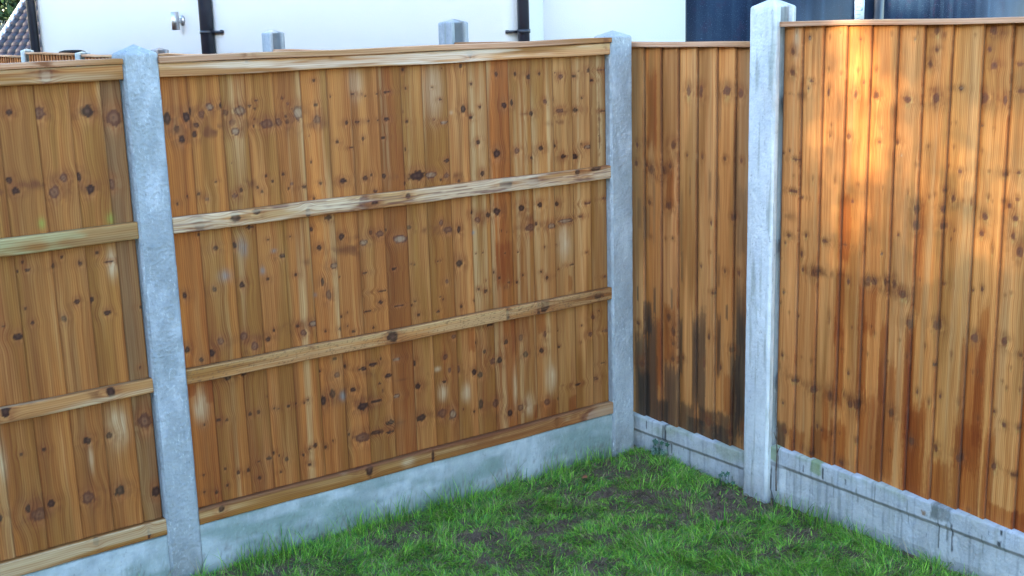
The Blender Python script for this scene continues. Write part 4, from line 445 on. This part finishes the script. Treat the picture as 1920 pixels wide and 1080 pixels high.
def gravel_x(y0, y1, z0, z1, seed, label, kn, gdrop=.062, fine=.006):
    """y0 far, y1 near; tops z0, z1; recessed face below a bevelled lip"""
    zs = list(np.linspace(-.17, -gdrop - .011, 22)); up = list(np.linspace(-gdrop, -.004, 14))
    P = np.array([(.05, -.17)] + [(1, z) for z in zs] + [(0, z) for z in up] + [(.003, 0), (.025, 0), (.05, 0)])
    ts = np.arange(y1, y0, fine); ts = np.append(ts, y0)
    def place(p, t):
        q = (t - y0) / (y1 - y0); zt = z0 + (z1 - z0) * q; rec = ss(.045, .070, min(y0 - t, t - y1)) if y0 < 0 else 1.0
        zz = np.where(p[:, 1] < -gdrop - .1 + 1e-3, p[:, 1], p[:, 1]) + zt; zz[0] = -.17
        d = np.where(p[:, 0] >= 1, .010 * rec, p[:, 0]); r = (fbm(np.full(len(p), t * 40), zz * 30, seed, 3) - .5) * .003
        return np.stack([.140 + d + r, np.full(len(p), t), zz], 1)
    V, Fq, tt = sweep(P, ts, place); z = V[:, 2]; y = V[:, 1]
    C = conc_colour(y, z, seed, (.44, .45, .46), 0, .30, .5); C = mixv(C, np.array([.20, .215, .22]), .5 * ss(.52, .75, fbm(y * 90, z * 5, seed + 31, 4)))
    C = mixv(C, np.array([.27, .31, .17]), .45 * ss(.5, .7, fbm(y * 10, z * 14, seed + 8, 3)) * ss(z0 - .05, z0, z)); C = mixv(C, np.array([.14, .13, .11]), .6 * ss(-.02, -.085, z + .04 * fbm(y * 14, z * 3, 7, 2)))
    m_ = np.tile(((P[:, 1] < -gdrop + .004) & (P[:, 1] > -gdrop - .014)), len(ts)); C[m_] *= .62  # shade of the downward bevel under the lip, painted into the colour
    for (ku, kz, ru, rz, k) in kn:
        du = (y - ku) / max(ru, .0022); dz = (z - kz) / rz; d = np.maximum(np.abs(du), np.abs(dz)) + (fbm(y * 200, z * 60, 9, 2) - .5) * .5; m = ss(1.15, .8, d)
        C = mixv(C, {6: np.array([.03, .032, .035]), 4: np.array([.14, .145, .13]), 7: np.array([.26, .16, .10]), 9: np.array([.16, .24, .05])}[k], m * (.9 if k != 9 else .6) * (.75 if k == 4 else 1))
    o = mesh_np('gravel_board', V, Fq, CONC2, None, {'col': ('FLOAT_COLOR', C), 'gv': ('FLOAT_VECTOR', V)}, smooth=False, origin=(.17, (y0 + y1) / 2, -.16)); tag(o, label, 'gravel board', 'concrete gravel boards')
gravel_x(1.335, -.6145, .040, .070, 81, 'pale gravel board with two dark drip marks under the damp-stained panel', D['gc'])
gravel_x(-.7384, -2.58, .137, .131, 83, 'pale gravel board with black cracks and a wet patch under the tall right panel', D['gr'], fine=.004)
for i, (a, b_, z, zb, lb) in enumerate(far): gravel_x(a, b_, zb + .01, zb + .01, 85 + i, 'gravel board below the ' + ' '.join(lb.split()[:11]), [], fine=.1)

# ------------------------------------------------------------------ neighbour's house
house = empty('house', (.95, 2.095, -.1), 'white rendered house with dark glazed doors behind both fences', 'house')
w = MB(); w.box(.95, 1.25, 2.095, 11.90, -.1, 5.0); w.box(1.25, 2.378, 2.095, 2.395, -.1, 5.0); w.box(2.378, 6.9, 2.095, 2.395, 2.30, 5.0); w.box(6.9, 9.0, 2.095, 2.395, -.1, 5.0)
w.box(8.7, 9.0, 2.395, 11.90, -.1, 5.0); w.box(1.25, 8.7, 11.60, 11.90, -.1, 5.0); w.build('wall', RENDER, house, origin=(.95, 2.095, -.1))
r = MB(); r.poly([(.55, 1.7, 4.86), (9.4, 1.7, 4.86), (9.4, 12.3, 4.86), (.55, 12.3, 4.86), (4.97, 1.7, 7.6), (4.97, 12.3, 7.6)], [(0, 1, 4), (3, 5, 2), (0, 4, 5, 3), (1, 2, 5, 4), (0, 3, 2, 1)]); r.build('roof', plain('roof_tile', (.05, .045, .05), .7, nscale=20), house, origin=(5, 7, 5))
gl, t, b = newmat('dark_glass'); tc = t.nodes.new('ShaderNodeTexCoord'); o_ = tc.outputs['Object']
a1 = noise(t, o_, 1, 3, .5, (2.2, 2, .7)); a2 = noise(t, o_, 150, 2, .6); a3 = noise(t, o_, 9, 3, .6); a4 = noise(t, o_, 1, 2, .5, (14, 2, .5))
x_ = mixc(t, rng_map(t, a1, .38, .62, 0, 1), (.003, .006, .017), (.012, .026, .052)); x_ = mixc(t, rng_map(t, a4, .5, .7, 0, .5), x_, (.022, .045, .075)); x_ = mixc(t, rng_map(t, a3, .56, .7, 0, .3), x_, (.035, .012, .03)); x_ = mixc(t, rng_map(t, a2, .62, .74, 0, .50), x_, (.20, .28, .40))
t.links.new(x_, b.inputs['Base Color']); b.inputs['Roughness'].default_value = .28; b.inputs['Specular IOR Level'].default_value = .10
win = MB(); 
for (xa, xb) in ((2.378, 2.40), (4.283, 4.365), (6.86, 6.9)): win.box(xa, xb, 2.11, 2.17, -.05, 2.30)
win.box(2.40, 4.283, 2.112, 2.168, 2.22, 2.298); win.box(4.365, 6.86, 2.112, 2.168, 2.22, 2.298); win.box(2.40, 4.283, 2.112, 2.168, -.05, .03); win.box(4.365, 6.86, 2.112, 2.168, -.05, .03)
wn = win.build('glazed_door', DARKM, house, origin=(2.378, 2.11, -.05))
for (xa, xb, zz) in ((2.40, 4.283, 0), (4.365, 6.86, 1)): attach_o = MB().box(xa, xb, 2.135, 2.15, .03, 2.22).build('pane', gl, wn, origin=(xa, 2.135, .03))
stk = plain('sticker_paper', (.62, .68, .72), .6, nscale=30, namt=.06)
s_ = MB().box(4.066, 4.172, 2.131, 2.134, 1.612, 1.80).build('sticker', stk, wn, origin=(4.066, 2.131, 1.61))
prn = plain('sticker_print', (.35, .42, .52), .7)
q = MB()
for i in range(5): q.box(4.078, 4.120 + .012 * (i % 3), 2.1300, 2.1309, 1.645 + i * .026, 1.650 + i * .026)
q.box(4.133, 4.155, 2.1296, 2.1309, 1.700, 1.722); q.build('print', prn, s_, origin=(4.1, 2.13, 1.65))
# soil pipe on the side wall
def attach2(o, p): attach(o, p); return o
p = MB().tube((.893, 6.385, -.1), (.893, 6.385, 4.9), .057, n=28).build('soil_pipe', BLACKP, house, smooth=False, origin=(.893, 6.385, -.1))
for f in p.data.polygons: f.use_smooth = len(f.vertices) == 4
br = MB().tube((.893, 6.385, 1.655), (.893, 6.385, 1.683), .062, n=28); br.box(.91, .949, 6.15, 6.34, 1.658, 1.680); br.tube((.930, 6.16, 1.652), (.930, 6.16, 1.686), .012); br.build('bracket', BLACKP, p, origin=(.893, 6.385, 1.655))
p = MB().tube((1.063, 2.035, -.1), (1.063, 2.035, 4.9), .034, n=28).build('downpipe', BLACKP, house, origin=(1.063, 2.035, -.1))
for f in p.data.polygons: f.use_smooth = len(f.vertices) == 4
br = MB().tube((1.063, 2.035, 1.630), (1.063, 2.035, 1.652), .039, n=28); br.box(.975, 1.04, 2.055, 2.092, 1.633, 1.648); br.tube((.975, 2.075, 1.631), (.975, 2.075, 1.650), .010); br.build('bracket', BLACKP, p, origin=(1.063, 2.035, 1.63))
p = MB().tube((.885, 11.93, -.1), (.885, 11.93, 4.9), .055, n=24).build('downpipe', BLACKP, house, origin=(.88, 11.86, -.1))
for f in p.data.polygons: f.use_smooth = len(f.vertices) == 4
# wall light
lamp = empty('wall_light', (.95, 7.045, 1.77), 'brushed steel cylinder up-down wall light on the white side wall', 'wall light')
c_ = MB(); c_.tube((.878, 7.075, 1.693), (.878, 7.075, 1.851), .0345, n=26); c_.build('lamp_tube', STEEL, lamp, origin=(.878, 7.075, 1.69))
for f in bpy.data.objects['lamp_tube'].data.polygons: f.use_smooth = len(f.vertices) == 4
MB().box(.905, .936, 7.050, 7.095, 1.752, 1.797).build('arm', STEEL, lamp, origin=(.92, 7.07, 1.77), bevel=.003)
c_ = MB(); c_.tube((.932, 7.07, 1.773), (.9495, 7.07, 1.773), .044, n=26); c_.build('wall_plate', STEEL, lamp, origin=(.93, 7.07, 1.77))
# dark lidded box in the side passage
bx = empty('garden_store', (.58, 9.35, -.1), 'dark lidded store box whose black lid shows above the distant slatted panel', 'storage box')
MB().box(.51, .65, 9.12, 9.51, -.1, 1.44).build('box_body', plain('dark_resin', (.02, .02, .022), .6), bx, origin=(.5, 9.3, -.1), bevel=.01)
MB().poly([(.50, 9.10, 1.442), (.66, 9.10, 1.442), (.66, 9.53, 1.442), (.50, 9.53, 1.442), (.50, 9.10, 1.500), (.66, 9.10, 1.500), (.66, 9.53, 1.500), (.50, 9.53, 1.500), (.54, 9.16, 1.516), (.63, 9.16, 1.516), (.63, 9.46, 1.516), (.54, 9.46, 1.516)],
          [(3, 2, 1, 0), (0, 1, 5, 4), (1, 2, 6, 5), (2, 3, 7, 6), (3, 0, 4, 7), (4, 5, 9, 8), (5, 6, 10, 9), (6, 7, 11, 10), (7, 4, 8, 11), (8, 9, 10, 11)]).build('lid', plain('black_resin', (.008, .008, .010), .9, spec=.05), bx, origin=(.5, 9.3, 1.44), bevel=.006)

# ------------------------------------------------------------------ far buildings and trees, top left
oh = empty('tiled_building', (10, 41, -3.1), 'low building with a dark purple-brown pantile roof beyond the white house', 'building')
MB().box(4.2, 16, 41.2, 47, -3.1, .2).build('wall', plain('far_brick', (.20, .12, .08), .9, nscale=8), oh, origin=(10, 41, -3.1))
ud, vd = 12.0, 5.2; nu_, nv_ = 480, 200; uu = np.linspace(0, ud, nu_); vv = np.linspace(0, vd, nv_)
UU, VV_ = np.meshgrid(uu, vv, indexing='ij'); row = VV_ / .34; fr = row - np.floor(row); prof = np.abs(np.sin(np.pi * (UU / .30))) ** .6
hh = .11 * (1 - fr) + .075 * prof * (1 - .1 * fr); ca, sa = math.cos(math.radians(42)), math.sin(math.radians(42))
hip = .67 * VV_ * (1 - UU / ud)          # hip on the left side
Xr = 5.90 + UU * (1 - .0) + hip; Yr = 40.9 + VV_ * ca - hh * sa; Zr = -.15 + VV_ * sa + hh * ca
i_ = (np.arange(nu_ - 1)[:, None] * nv_ + np.arange(nv_ - 1)[None, :]).ravel()
rt, t, b = newmat('dark_pantile'); tc = t.nodes.new('ShaderNodeTexCoord'); n_1 = noise(t, tc.outputs['Object'], 2.5, 4, .6)
t.links.new(mixc(t, n_1, (.011, .010, .017), (.028, .022, .034)), b.inputs['Base Color']); b.inputs['Roughness'].default_value = .6
rf = mesh_np('roof', np.stack([Xr.ravel(), Yr.ravel(), Zr.ravel()], 1), np.stack([i_, i_ + nv_, i_ + nv_ + 1, i_ + 1], 1), rt, oh, origin=(10, 41, -.15))
hp = MB(); 
for k in range(16):
    v = k * .325; v2 = v + .33; pa = Vector((5.90 + .67 * v, 40.86 + v * ca, -.10 + v * sa)); pb = Vector((5.90 + .67 * v2, 40.86 + v2 * ca, -.07 + v2 * sa)); hp.tube(pa, pb, .085, .07, n=8)
hp.build('hip_tiles', plain('mortar_tile', (.34, .33, .37), .9, nscale=6), oh, origin=(6, 41, 0))
b2 = empty('brown_roof_building', (6.5, 52, -3.1), 'building with a red-brown roof and white gable at the top left edge', 'building')
MB().box(3.5, 7.9, 50.0, 57, -3.1, 1.55).build('wall', RENDER, b2, origin=(6, 50, -3))
MB().poly([(3.3, 49.6, 1.3), (8.25, 49.6, 1.3), (8.2, 57.3, 1.3), (3.3, 57.3, 1.3), (3.3, 53.4, 4.2), (7.2, 53.4, 4.2), (3.3, 49.6, 1.18), (8.25, 49.6, 1.18)], [(0, 1, 5, 4), (1, 2, 5), (2, 3, 4, 5), (6, 7, 1, 0)]).build('roof', plain('red_brown_tile', (.17, .085, .06), .8, nscale=14, namt=.35), b2, origin=(6, 52, 1.3))

def leaf_cloud(c, rad, n, size, seed, lump=1.0):
    g = np.random.default_rng(seed); u = g.normal(size=(n, 3)); u /= np.linalg.norm(u, axis=1)[:, None]; rr = g.random(n) ** .4
    p = u * rr[:, None] * (1 + lump * (fbm(u[:, 0] * 2.2 + 5, u[:, 1] * 2.2 + u[:, 2] * 3, seed, 3) - .5))[:, None] * np.array(rad) + np.array(c)
    a = g.normal(size=(n, 3)); a /= np.linalg.norm(a, axis=1)[:, None]; b = np.cross(a, g.normal(size=(n, 3))); b /= np.linalg.norm(b, axis=1)[:, None]
    s = size * g.uniform(.5, 1.2, n)[:, None]; V = np.stack([p - a * s, p + b * s * .45, p + a * s, p - b * s * .45], 1).reshape(-1, 3)
    return V, np.arange(4 * n).reshape(-1, 4)
def tree(name, x, y, zb, h, rad, n, size, mat, bark, seed, label, bare=False):
    e = empty(name, (x, y, zb), label, 'tree')
    tr = MB(); g = random.Random(seed); tr.tube((x, y, zb), (x + .2, y, zb + h * .55), .22, .12, 10)
    def limb(p, d, L, r, dep):
        q = p + d * L; tr.tube(p, q, r, r * .6, 6, False)
        if dep:
            for _ in range(3 if not bare else 4): limb(q, (d + Vector((g.uniform(-1, 1), g.uniform(-1, 1), g.uniform(-.3, .7))) * .7).normalized(), L * .68, r * .6, dep - 1)
    for k in range(6): limb(Vector((x, y, zb + h * (.25 + .06 * k))), Vector((math.cos(k * 2.4), math.sin(k * 2.4), .7)).normalized(), h * .2, .07, 4 if bare else 2)
    tr.build('trunk', bark, e, origin=(x, y, zb))
    if n: V, Fq = leaf_cloud((x, y, zb + h * .62), rad, n, size, seed); mesh_np('crown', V, Fq, mat, e, origin=(x, y, zb + h * .6))
LEAFD = plain('dark_leaf', (.018, .045, .012), .6, nscale=1.2, namt=.7); BARK = plain('bark', (.09, .07, .05), .9, nscale=12); PBARK = plain('pale_bark', (.30, .29, .24), .9, nscale=9)
tree('evergreen_tree', 12.2, 58.5, -3.1, 10.5, (5.0, 3, 4.5), 9000, .22, LEAFD, BARK, 3, 'dark evergreen tree above the tiled roof at the top left corner')
tree('bare_tree', 9.7, 51.0, -3.1, 6.5, (1, 1, 1), 0, .1, LEAFD, PBARK, 5, 'bare pale-twigged tree between the brown roof and the tiled roof', bare=True)

# ------------------------------------------------------------------ unseen hedge added to block the sun, gaps shaped to throw the sun patches
HX = -9.5
def to_hedge(y, z): tt = (.16 - HX) / (-S_.x) ; return y + S_.y * tt, z + S_.z * tt
patches = [(-1.05, 1.57, .070, .17, .58), (-1.10, 1.30, .055, .26, .27), (-1.03, 1.06, .045, .22, .24), (-.93, 1.35, .03, .25, .08), (-1.20, 1.25, .035, .30, .15), (-1.60, 1.25, .07, .30, .16), (-1.36, 1.20, .09, .07, .08), (-1.56, .96, .14, .035, .13), (-.93, 1.15, .05, .20, .07), (-1.32, 1.25, .42, .36, .13), (-1.07, 1.35, .16, .30, .14)]
ng = np.random.default_rng(21); nL = 30000
hy = ng.uniform(-11, 14, nL); hz = ng.uniform(-.1, 4.25, nL); hx = HX + ng.normal(0, .35, nL); s = ng.uniform(.10, .34, nL)
cy, cz = to_hedge(-1.3, 1.3); HW, HH = 1.15, .95; inner = (np.abs(hy - cy) < HW + .3) & (np.abs(hz - cz) < HH + .3)
hy, hz, hx, s = hy[~inner], hz[~inner], hx[~inner], s[~inner]
nI = 90000; ey = ng.uniform(cy - HW - .5, cy + HW + .5, nI); ez = ng.uniform(cz - HH - .5, cz + HH + .5, nI); es = ng.uniform(.03, .06, nI)
hy = np.append(hy, ey); hz = np.append(hz, ez); hx = np.append(hx, HX + ng.normal(0, .3, nI)); s = np.append(s, es)
TAU = float((es ** 2 * 1.2).sum() * .62 / ((2 * HW + 1) * (2 * HH + 1)))
nS = 330000; ey = ng.uniform(cy - HW - .1, cy + HW + .1, nS); ez = ng.uniform(cz - HH - .1, cz + HH + .1, nS); e2 = ng.uniform(.011, .027, nS)
TAU2 = float((e2 ** 2 * 1.2).sum() * .62 / ((2 * HW + .2) * (2 * HH + .2)))
hy = np.append(hy, ey); hz = np.append(hz, ez); hx = np.append(hx, HX + ng.normal(0, .3, nS)); s = np.append(s, e2)
tt = (.16 - hx) / (-S_.x); py, pz = hy - S_.y * tt, hz - S_.z * tt; T = np.zeros(len(hy))
for (yy, zz, ry_, rz_, pr) in patches: T += pr * np.exp(-((py - yy) / ry_) ** 2 - ((pz - zz) / rz_) ** 2)
keep = np.where(s > .0601, True, np.where(s > .0275, T < .006, (T >= .0045) & (ng.random(len(hy)) < -np.log(np.clip(T, .0045, .9)) / TAU2)))
print('TAU', TAU, TAU2)
hx, hy, hz, s = hx[keep], hy[keep], hz[keep], s[keep]; n = len(hx); p_ = np.stack([hx, hy, hz], 1)
a = ng.normal(size=(n, 3)) * np.array([.45, 1, 1]); a /= np.linalg.norm(a, axis=1)[:, None]; b_ = np.cross(a, np.array([1, 0, 0]) + ng.normal(size=(n, 3)) * .3); b_ /= np.linalg.norm(b_, axis=1)[:, None]
V = np.stack([p_ - a * s[:, None], p_ + b_ * s[:, None] * .6, p_ + a * s[:, None], p_ - b_ * s[:, None] * .6], 1).reshape(-1, 3)
hedge = empty('sun_blocking_hedge', (HX, 1.5, -.1), 'unseen evergreen hedge added behind the camera to block the sun, with gaps shaped for sun patches', 'hedge')
mesh_np('foliage', V, np.arange(4 * n).reshape(-1, 4), plain('hedge_leaf', (.03, .065, .02), .6, nscale=2, namt=.5), hedge, origin=(HX, 1.5, 0))
tk = MB()
for k in range(16): tk.tube((HX, -10.5 + k * 1.6, -.15), (HX + .05, -10.4 + k * 1.6, 3.0 if abs(-10.5 + k * 1.6 - cy) < 1.5 else 3.5), .06, .03, 8)
tk.build('trunks', BARK, hedge, origin=(HX, 1.5, -.1))

# ------------------------------------------------------------------ grass
def blades(name, px_, py_, hgt, wid, lean, az, curl, col, lv=3, matx=None, parent=None, zb=None):
    n = len(px_); zb = gz(px_, py_) - .003 if zb is None else zb; out = []
    fx, fy = np.cos(az), np.sin(az); sx, sy = -fy, fx; rot = rng.uniform(-1.2, 1.2, n); wx, wy = sx * np.cos(rot) + fx * np.sin(rot), sy * np.cos(rot) + fy * np.sin(rot)
    for k in range(lv):
        q = k / (lv - 1); ln = lean * q + curl * q * q; ww = wid * (1 - q ** 2.2) * .5 + .00015; z = zb + hgt * q * np.maximum(.25, 1 - .55 * np.clip(ln, 0, 2) ** 2 * .5); d = hgt * ln
        cx_, cy_ = px_ + fx * d, py_ + fy * d
        out.append(np.stack([cx_ - wx * ww, cy_ - wy * ww, z], 1)); out.append(np.stack([cx_ + wx * ww, cy_ + wy * ww, z], 1))
    V = np.stack(out, 1).reshape(-1, 3); base = np.arange(n)[:, None] * (2 * lv); Fq = np.concatenate([base + np.array([2 * k, 2 * k + 1, 2 * k + 3, 2 * k + 2]) for k in range(lv - 1)])
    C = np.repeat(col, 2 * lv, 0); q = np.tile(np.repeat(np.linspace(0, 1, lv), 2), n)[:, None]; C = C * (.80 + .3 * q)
    return V, Fq, C
gms, t, b = newmat('grass_blade'); c_ = attr(t, 'col').outputs['Color']; t.links.new(c_, b.inputs['Base Color']); b.inputs['Roughness'].default_value = .45; b.inputs['Specular IOR Level'].default_value = .3
tr = t.nodes.new('ShaderNodeBsdfTranslucent'); t.links.new(c_, tr.inputs['Color']); mx = t.nodes.new('ShaderNodeMixShader'); mx.inputs[0].default_value = .3
t.links.new(b.outputs[0], mx.inputs[1]); t.links.new(tr.outputs[0], mx.inputs[2]); t.links.new(mx.outputs[0], t.nodes['Material Output'].inputs['Surface'])
BARE = [(-.62, -.42, .16, .06), (-.36, -.30, .16, .05), (-.15, -.42, .16, .08), (.02, -.55, .12, .10), (-.02, -1.02, .14, .08), (-.95, -.30, .10, .05), (-.75, -.62, .10, .06), (-.42, -.62, .09, .05), (-.15, -.20, .08, .05), (-.45, -.12, .14, .04), (.08, -.72, .05, .10)]
def dens(x, y):
    d = .42 + 1.2 * ss(.36, .60, fbm(x * 4.5 + 3, y * 4.5, 21, 3)); d *= .45 + .8 * ss(.36, .56, fbm(x * 16, y * 16, 23, 2))
    for (bx_, by_, ra, rb) in BARE: d *= 1 - .86 * np.exp(-((x - bx_) / ra) ** 2 - ((y - by_) / rb) ** 2)
    d *= 1 + .6 * ss(-.9, -1.3, x) + .5 * ss(-.9, -1.2, y) ; d *= 1 + .6 * ss(-.10, -.03, y) * ss(-.15, -.5, x) + .5 * ss(.04, .12, x) * ss(-.85, -1.0, y); return d
def vis(x, y, m): return y > -.80 * (x + 1.8) - m
BL = []
def colours(n, dryp):
    h = rng.random(n)[:, None]; g = np.array([.045, .18, .015]) * (1 - h) + np.array([.27, .48, .055]) * h; g *= rng.uniform(.7, 1.9, (n, 1))
    b3 = rng.random(n) < .16; g[b3] = np.array([.06, .22, .06]) * rng.uniform(.7, 1.3, (b3.sum(), 1))
    d3 = rng.random(n) < dryp; g[d3] = np.array([.36, .28, .15]) * rng.uniform(.5, 1.5, (d3.sum(), 1)); return g, d3
ntry = 380000; x = rng.uniform(-2.5, .138, ntry); y = rng.uniform(-2.3, .008, ntry); k = vis(x, y, .35) & (rng.random(ntry) < dens(x, y) / 1.9); x, y = x[k], y[k]; n = len(x)
cl = fbm(x * 9, y * 9, 31, 2); az = cl * 14 + rng.normal(0, .9, n); tuft = ss(.45, .7, fbm(x * 11 + 9, y * 11, 33, 2))
hg = (.013 + .024 * rng.random(n)) * (.7 + .8 * tuft) ; tall = ss(-.09, -.02, y) * ss(-.02, -.3, x) * rng.random(n); tall2 = ss(.05, .12, x) * ss(-.85, -1.0, y) * rng.random(n); hg = hg * (1 + 1.5 * tall ** 2 + 1.3 * tall2 ** 2 )
col, dry = colours(n, .13 + .0 * x); bare_ = dens(x, y) < .45; col[bare_ & (rng.random(n) < .35)] = np.array([.24, .18, .10])
V, Fq, C = blades('g', x, y, hg, rng.uniform(.0011, .0025, n), rng.uniform(.1, 1.1, n), az, rng.uniform(0, .9, n), col); BL.append((V, Fq, C))
# long wisps along the boards
n = 900; x = np.concatenate([-rng.random(n) ** .8 * 1.75, rng.uniform(.07, .132, 420)]); y = np.concatenate([rng.uniform(-.07, .008, n), -.80 - 1.0 * rng.random(420)]); n = len(x); kk = rng.random(n) < np.where(y > -.2, .15 + .85 * ss(.4, .6, fbm(x * 6, y * 2, 51, 2)), .3 + .7 * ss(.4, .6, fbm(y * 6, x, 52, 2))); x, y = x[kk], y[kk]; n = len(x)
hh_ = rng.uniform(.045, .125, n) * np.where(x > -.35, .8, 1.0); col, _ = colours(n, .06)
V, Fq, C = blades('g', x, y, hh_, rng.uniform(.0013, .0026, n), rng.uniform(-.1, .35, n), rng.uniform(0, 6.28, n), rng.uniform(0, .5, n), col * .85, 5); BL.append((V, Fq, C))
n = 900; x = rng.uniform(-1.9, .13, n); y = rng.uniform(-1.6, 0, n); kk = vis(x, y, .1); x, y = x[kk], y[kk]; n = len(x); col, _ = colours(n, .25)
V, Fq, C = blades('g', x, y, rng.uniform(.012, .026, n), rng.uniform(.004, .009, n), rng.uniform(.4, 1.3, n), rng.uniform(0, 6.28, n), rng.uniform(0, .7, n), col * .8, 4); BL.append((V, Fq, C))
# dead straw lying on the soil
n = 10000; x = rng.uniform(-1.9, .138, n); y = rng.uniform(-1.6, 0, n); kk = vis(x, y, .1) & (rng.random(n) < .25 + .75 * (dens(x, y) < .7)); x, y = x[kk], y[kk]; n = len(x)
V, Fq, C = blades('g', x, y, rng.uniform(.010, .022, n), rng.uniform(.0008, .0018, n), rng.uniform(1.2, 2.2, n), rng.uniform(0, 6.28, n), rng.uniform(0, .4, n), np.array([.32, .23, .14]) * rng.uniform(.4, 1.7, (n, 1))); BL.append((V, Fq, C))
# the lawn outside the picture, thinner
n = 26000; x = rng.uniform(-5, .138, n); y = rng.uniform(-5.5, 0, n); kk = ~vis(x, y, .3); x, y = x[kk], y[kk]; n = len(x); col, _ = colours(n, .06)
V, Fq, C = blades('g', x, y, rng.uniform(.03, .07, n), rng.uniform(.004, .008, n), rng.uniform(.1, 1, n), rng.uniform(0, 6.28, n), rng.uniform(0, .8, n), col); BL.append((V, Fq, C))
V = np.concatenate([q[0] for q in BL]); C = np.concatenate([q[2] for q in BL]); off = 0; FL = []
for q in BL: FL.append(q[1] + off); off += len(q[0])
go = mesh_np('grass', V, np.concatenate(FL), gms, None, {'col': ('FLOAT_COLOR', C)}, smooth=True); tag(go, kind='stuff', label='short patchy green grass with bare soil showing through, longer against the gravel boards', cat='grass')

# ---- single plants
def shoot(x, y, hs, label, seed, w=.006):
    g = np.random.default_rng(seed); n = len(hs); e = np.full(n, 1.0)
    V, Fq, C = blades('s', x + g.normal(0, .004, n), y + g.normal(0, .004, n), np.array(hs), np.full(n, w) * g.uniform(.8, 1.2, n), g.uniform(0, .12, n), g.uniform(0, 6.28, n), g.uniform(0, .2, n), np.array([[.07, .24, .02]]) * g.uniform(.8, 1.3, (n, 1)), 6)
    o = mesh_np('grass_shoot', V, Fq, gms, None, {'col': ('FLOAT_COLOR', C)}, smooth=True, origin=(x, y, -.085)); tag(o, label, 'grass shoot', 'broad upright shoots in the lawn')
shoot(-.151, -.794, [.085, .06, .035, .03], 'bright upright shoot in the lawn left of the pale post foot', 1)
shoot(-.035, -.870, [.080, .075, .05, .04, .045], 'dense bright shoot right at the foot of the pale post', 2)
shoot(-.50, -.97, [.05, .035, .04], 'short yellow-green shoot near the bottom edge of the lawn', 3, .005)
shoot(.105, -.800, [.125, .05], 'single long blade standing against the gravel board right of the pale post', 4, .005)
shoot(-.10, -1.02, [.075, .05, .06], 'broad shoot in the lawn in front of the bare patch by the pale post', 5)
shoot(.118, -1.02, [.10, .085, .06], 'broad-bladed tuft in the grass under the tall right panel', 6)
shoot(-.185, -.790, [.055, .05, .03], 'lower broad shoot beside the bright upright shoot', 7, .008)
IV = plain('ivy_leaf', (.022, .07, .035), .4, nscale=30, namt=.4)
def leafy(name, pts, label, mat, size, seed):
    g = np.random.default_rng(seed); m = MB()
    for (x, y, z) in pts:
        c = Vector((x, y, z)); nrm = Vector((-.7 + g.normal(0, .35), -.5 + g.normal(0, .35), .5 + g.normal(0, .3))).normalized(); a = nrm.orthogonal().normalized(); b = nrm.cross(a); th = g.uniform(0, 6.28); s = size * g.uniform(.7, 1.2); vs = [c + nrm * s * .12]
        shp = [1.0, .55, .85, .42, .7, .35, .7, .42, .85, .55]
        for k, r in enumerate(shp): an = th + k * 2 * math.pi / len(shp); vs.append(c + (a * math.cos(an) + b * math.sin(an)) * s * r)
        m.poly([tuple(v) for v in vs], [(0, k + 1, (k + 1) % 10 + 1) for k in range(10)])
        m.tube((x + .004, y + .003, -.085), c, .0008, n=4, caps=False)
    o = m.build(name, mat, None, origin=(pts[0][0], pts[0][1], -.085)); tag(o, label, 'ivy'); return o
g_ = np.random.default_rng(4)
leafy('ivy_plant', [(.115 + g_.normal(0, .008), -.135 + g_.normal(0, .022), -.075 + g_.random() * .065) for _ in range(20)], 'small dark ivy plant against the ribbed gravel board beside the corner post', IV, .013, 1)
leafy('ivy_plant', [(.105 + g_.normal(0, .006), -.555 + g_.normal(0, .018), -.06 + g_.random() * .045) for _ in range(8)], 'few ivy leaves on the gravel board just left of the pale post', IV, .013, 2)
tw = MB(); pts_ = [(.136, -.772, -.03), (.138, -.768, .05), (.134, -.775, .12), (.136, -.769, .17), (.133, -.774, .205), (.136, -.768, .225)]
for a, b_ in zip(pts_[:-1], pts_[1:]): tw.tube(a, b_, .0028, .0022, 6)
tw.tube(pts_[2], (.128, -.792, .150), .0018, .0012, 6); tw.tube(pts_[3], (.128, -.762, .20), .0018, .001, 6)
tag(tw.build('dry_stem', plain('dry_stem', (.10, .07, .05), .9, nscale=60), None, origin=(.136, -.772, -.03)), 'thin dry stem in the gap between the pale post and the tall right panel', 'dead stem')
lf = MB(); lf.poly([(-.30, -.155, -.060), (-.285, -.150, -.052), (-.268, -.158, -.058), (-.283, -.170, -.056), (-.284, -.160, -.048)], [(0, 1, 4), (1, 2, 4), (2, 3, 4), (3, 0, 4)])
tag(lf.build('fallen_leaf', plain('dead_leaf', (.22, .075, .03), .7, nscale=80), None, origin=(-.283, -.16, -.058)), 'small red-brown fallen leaf in the grass below the corner post', 'leaf')
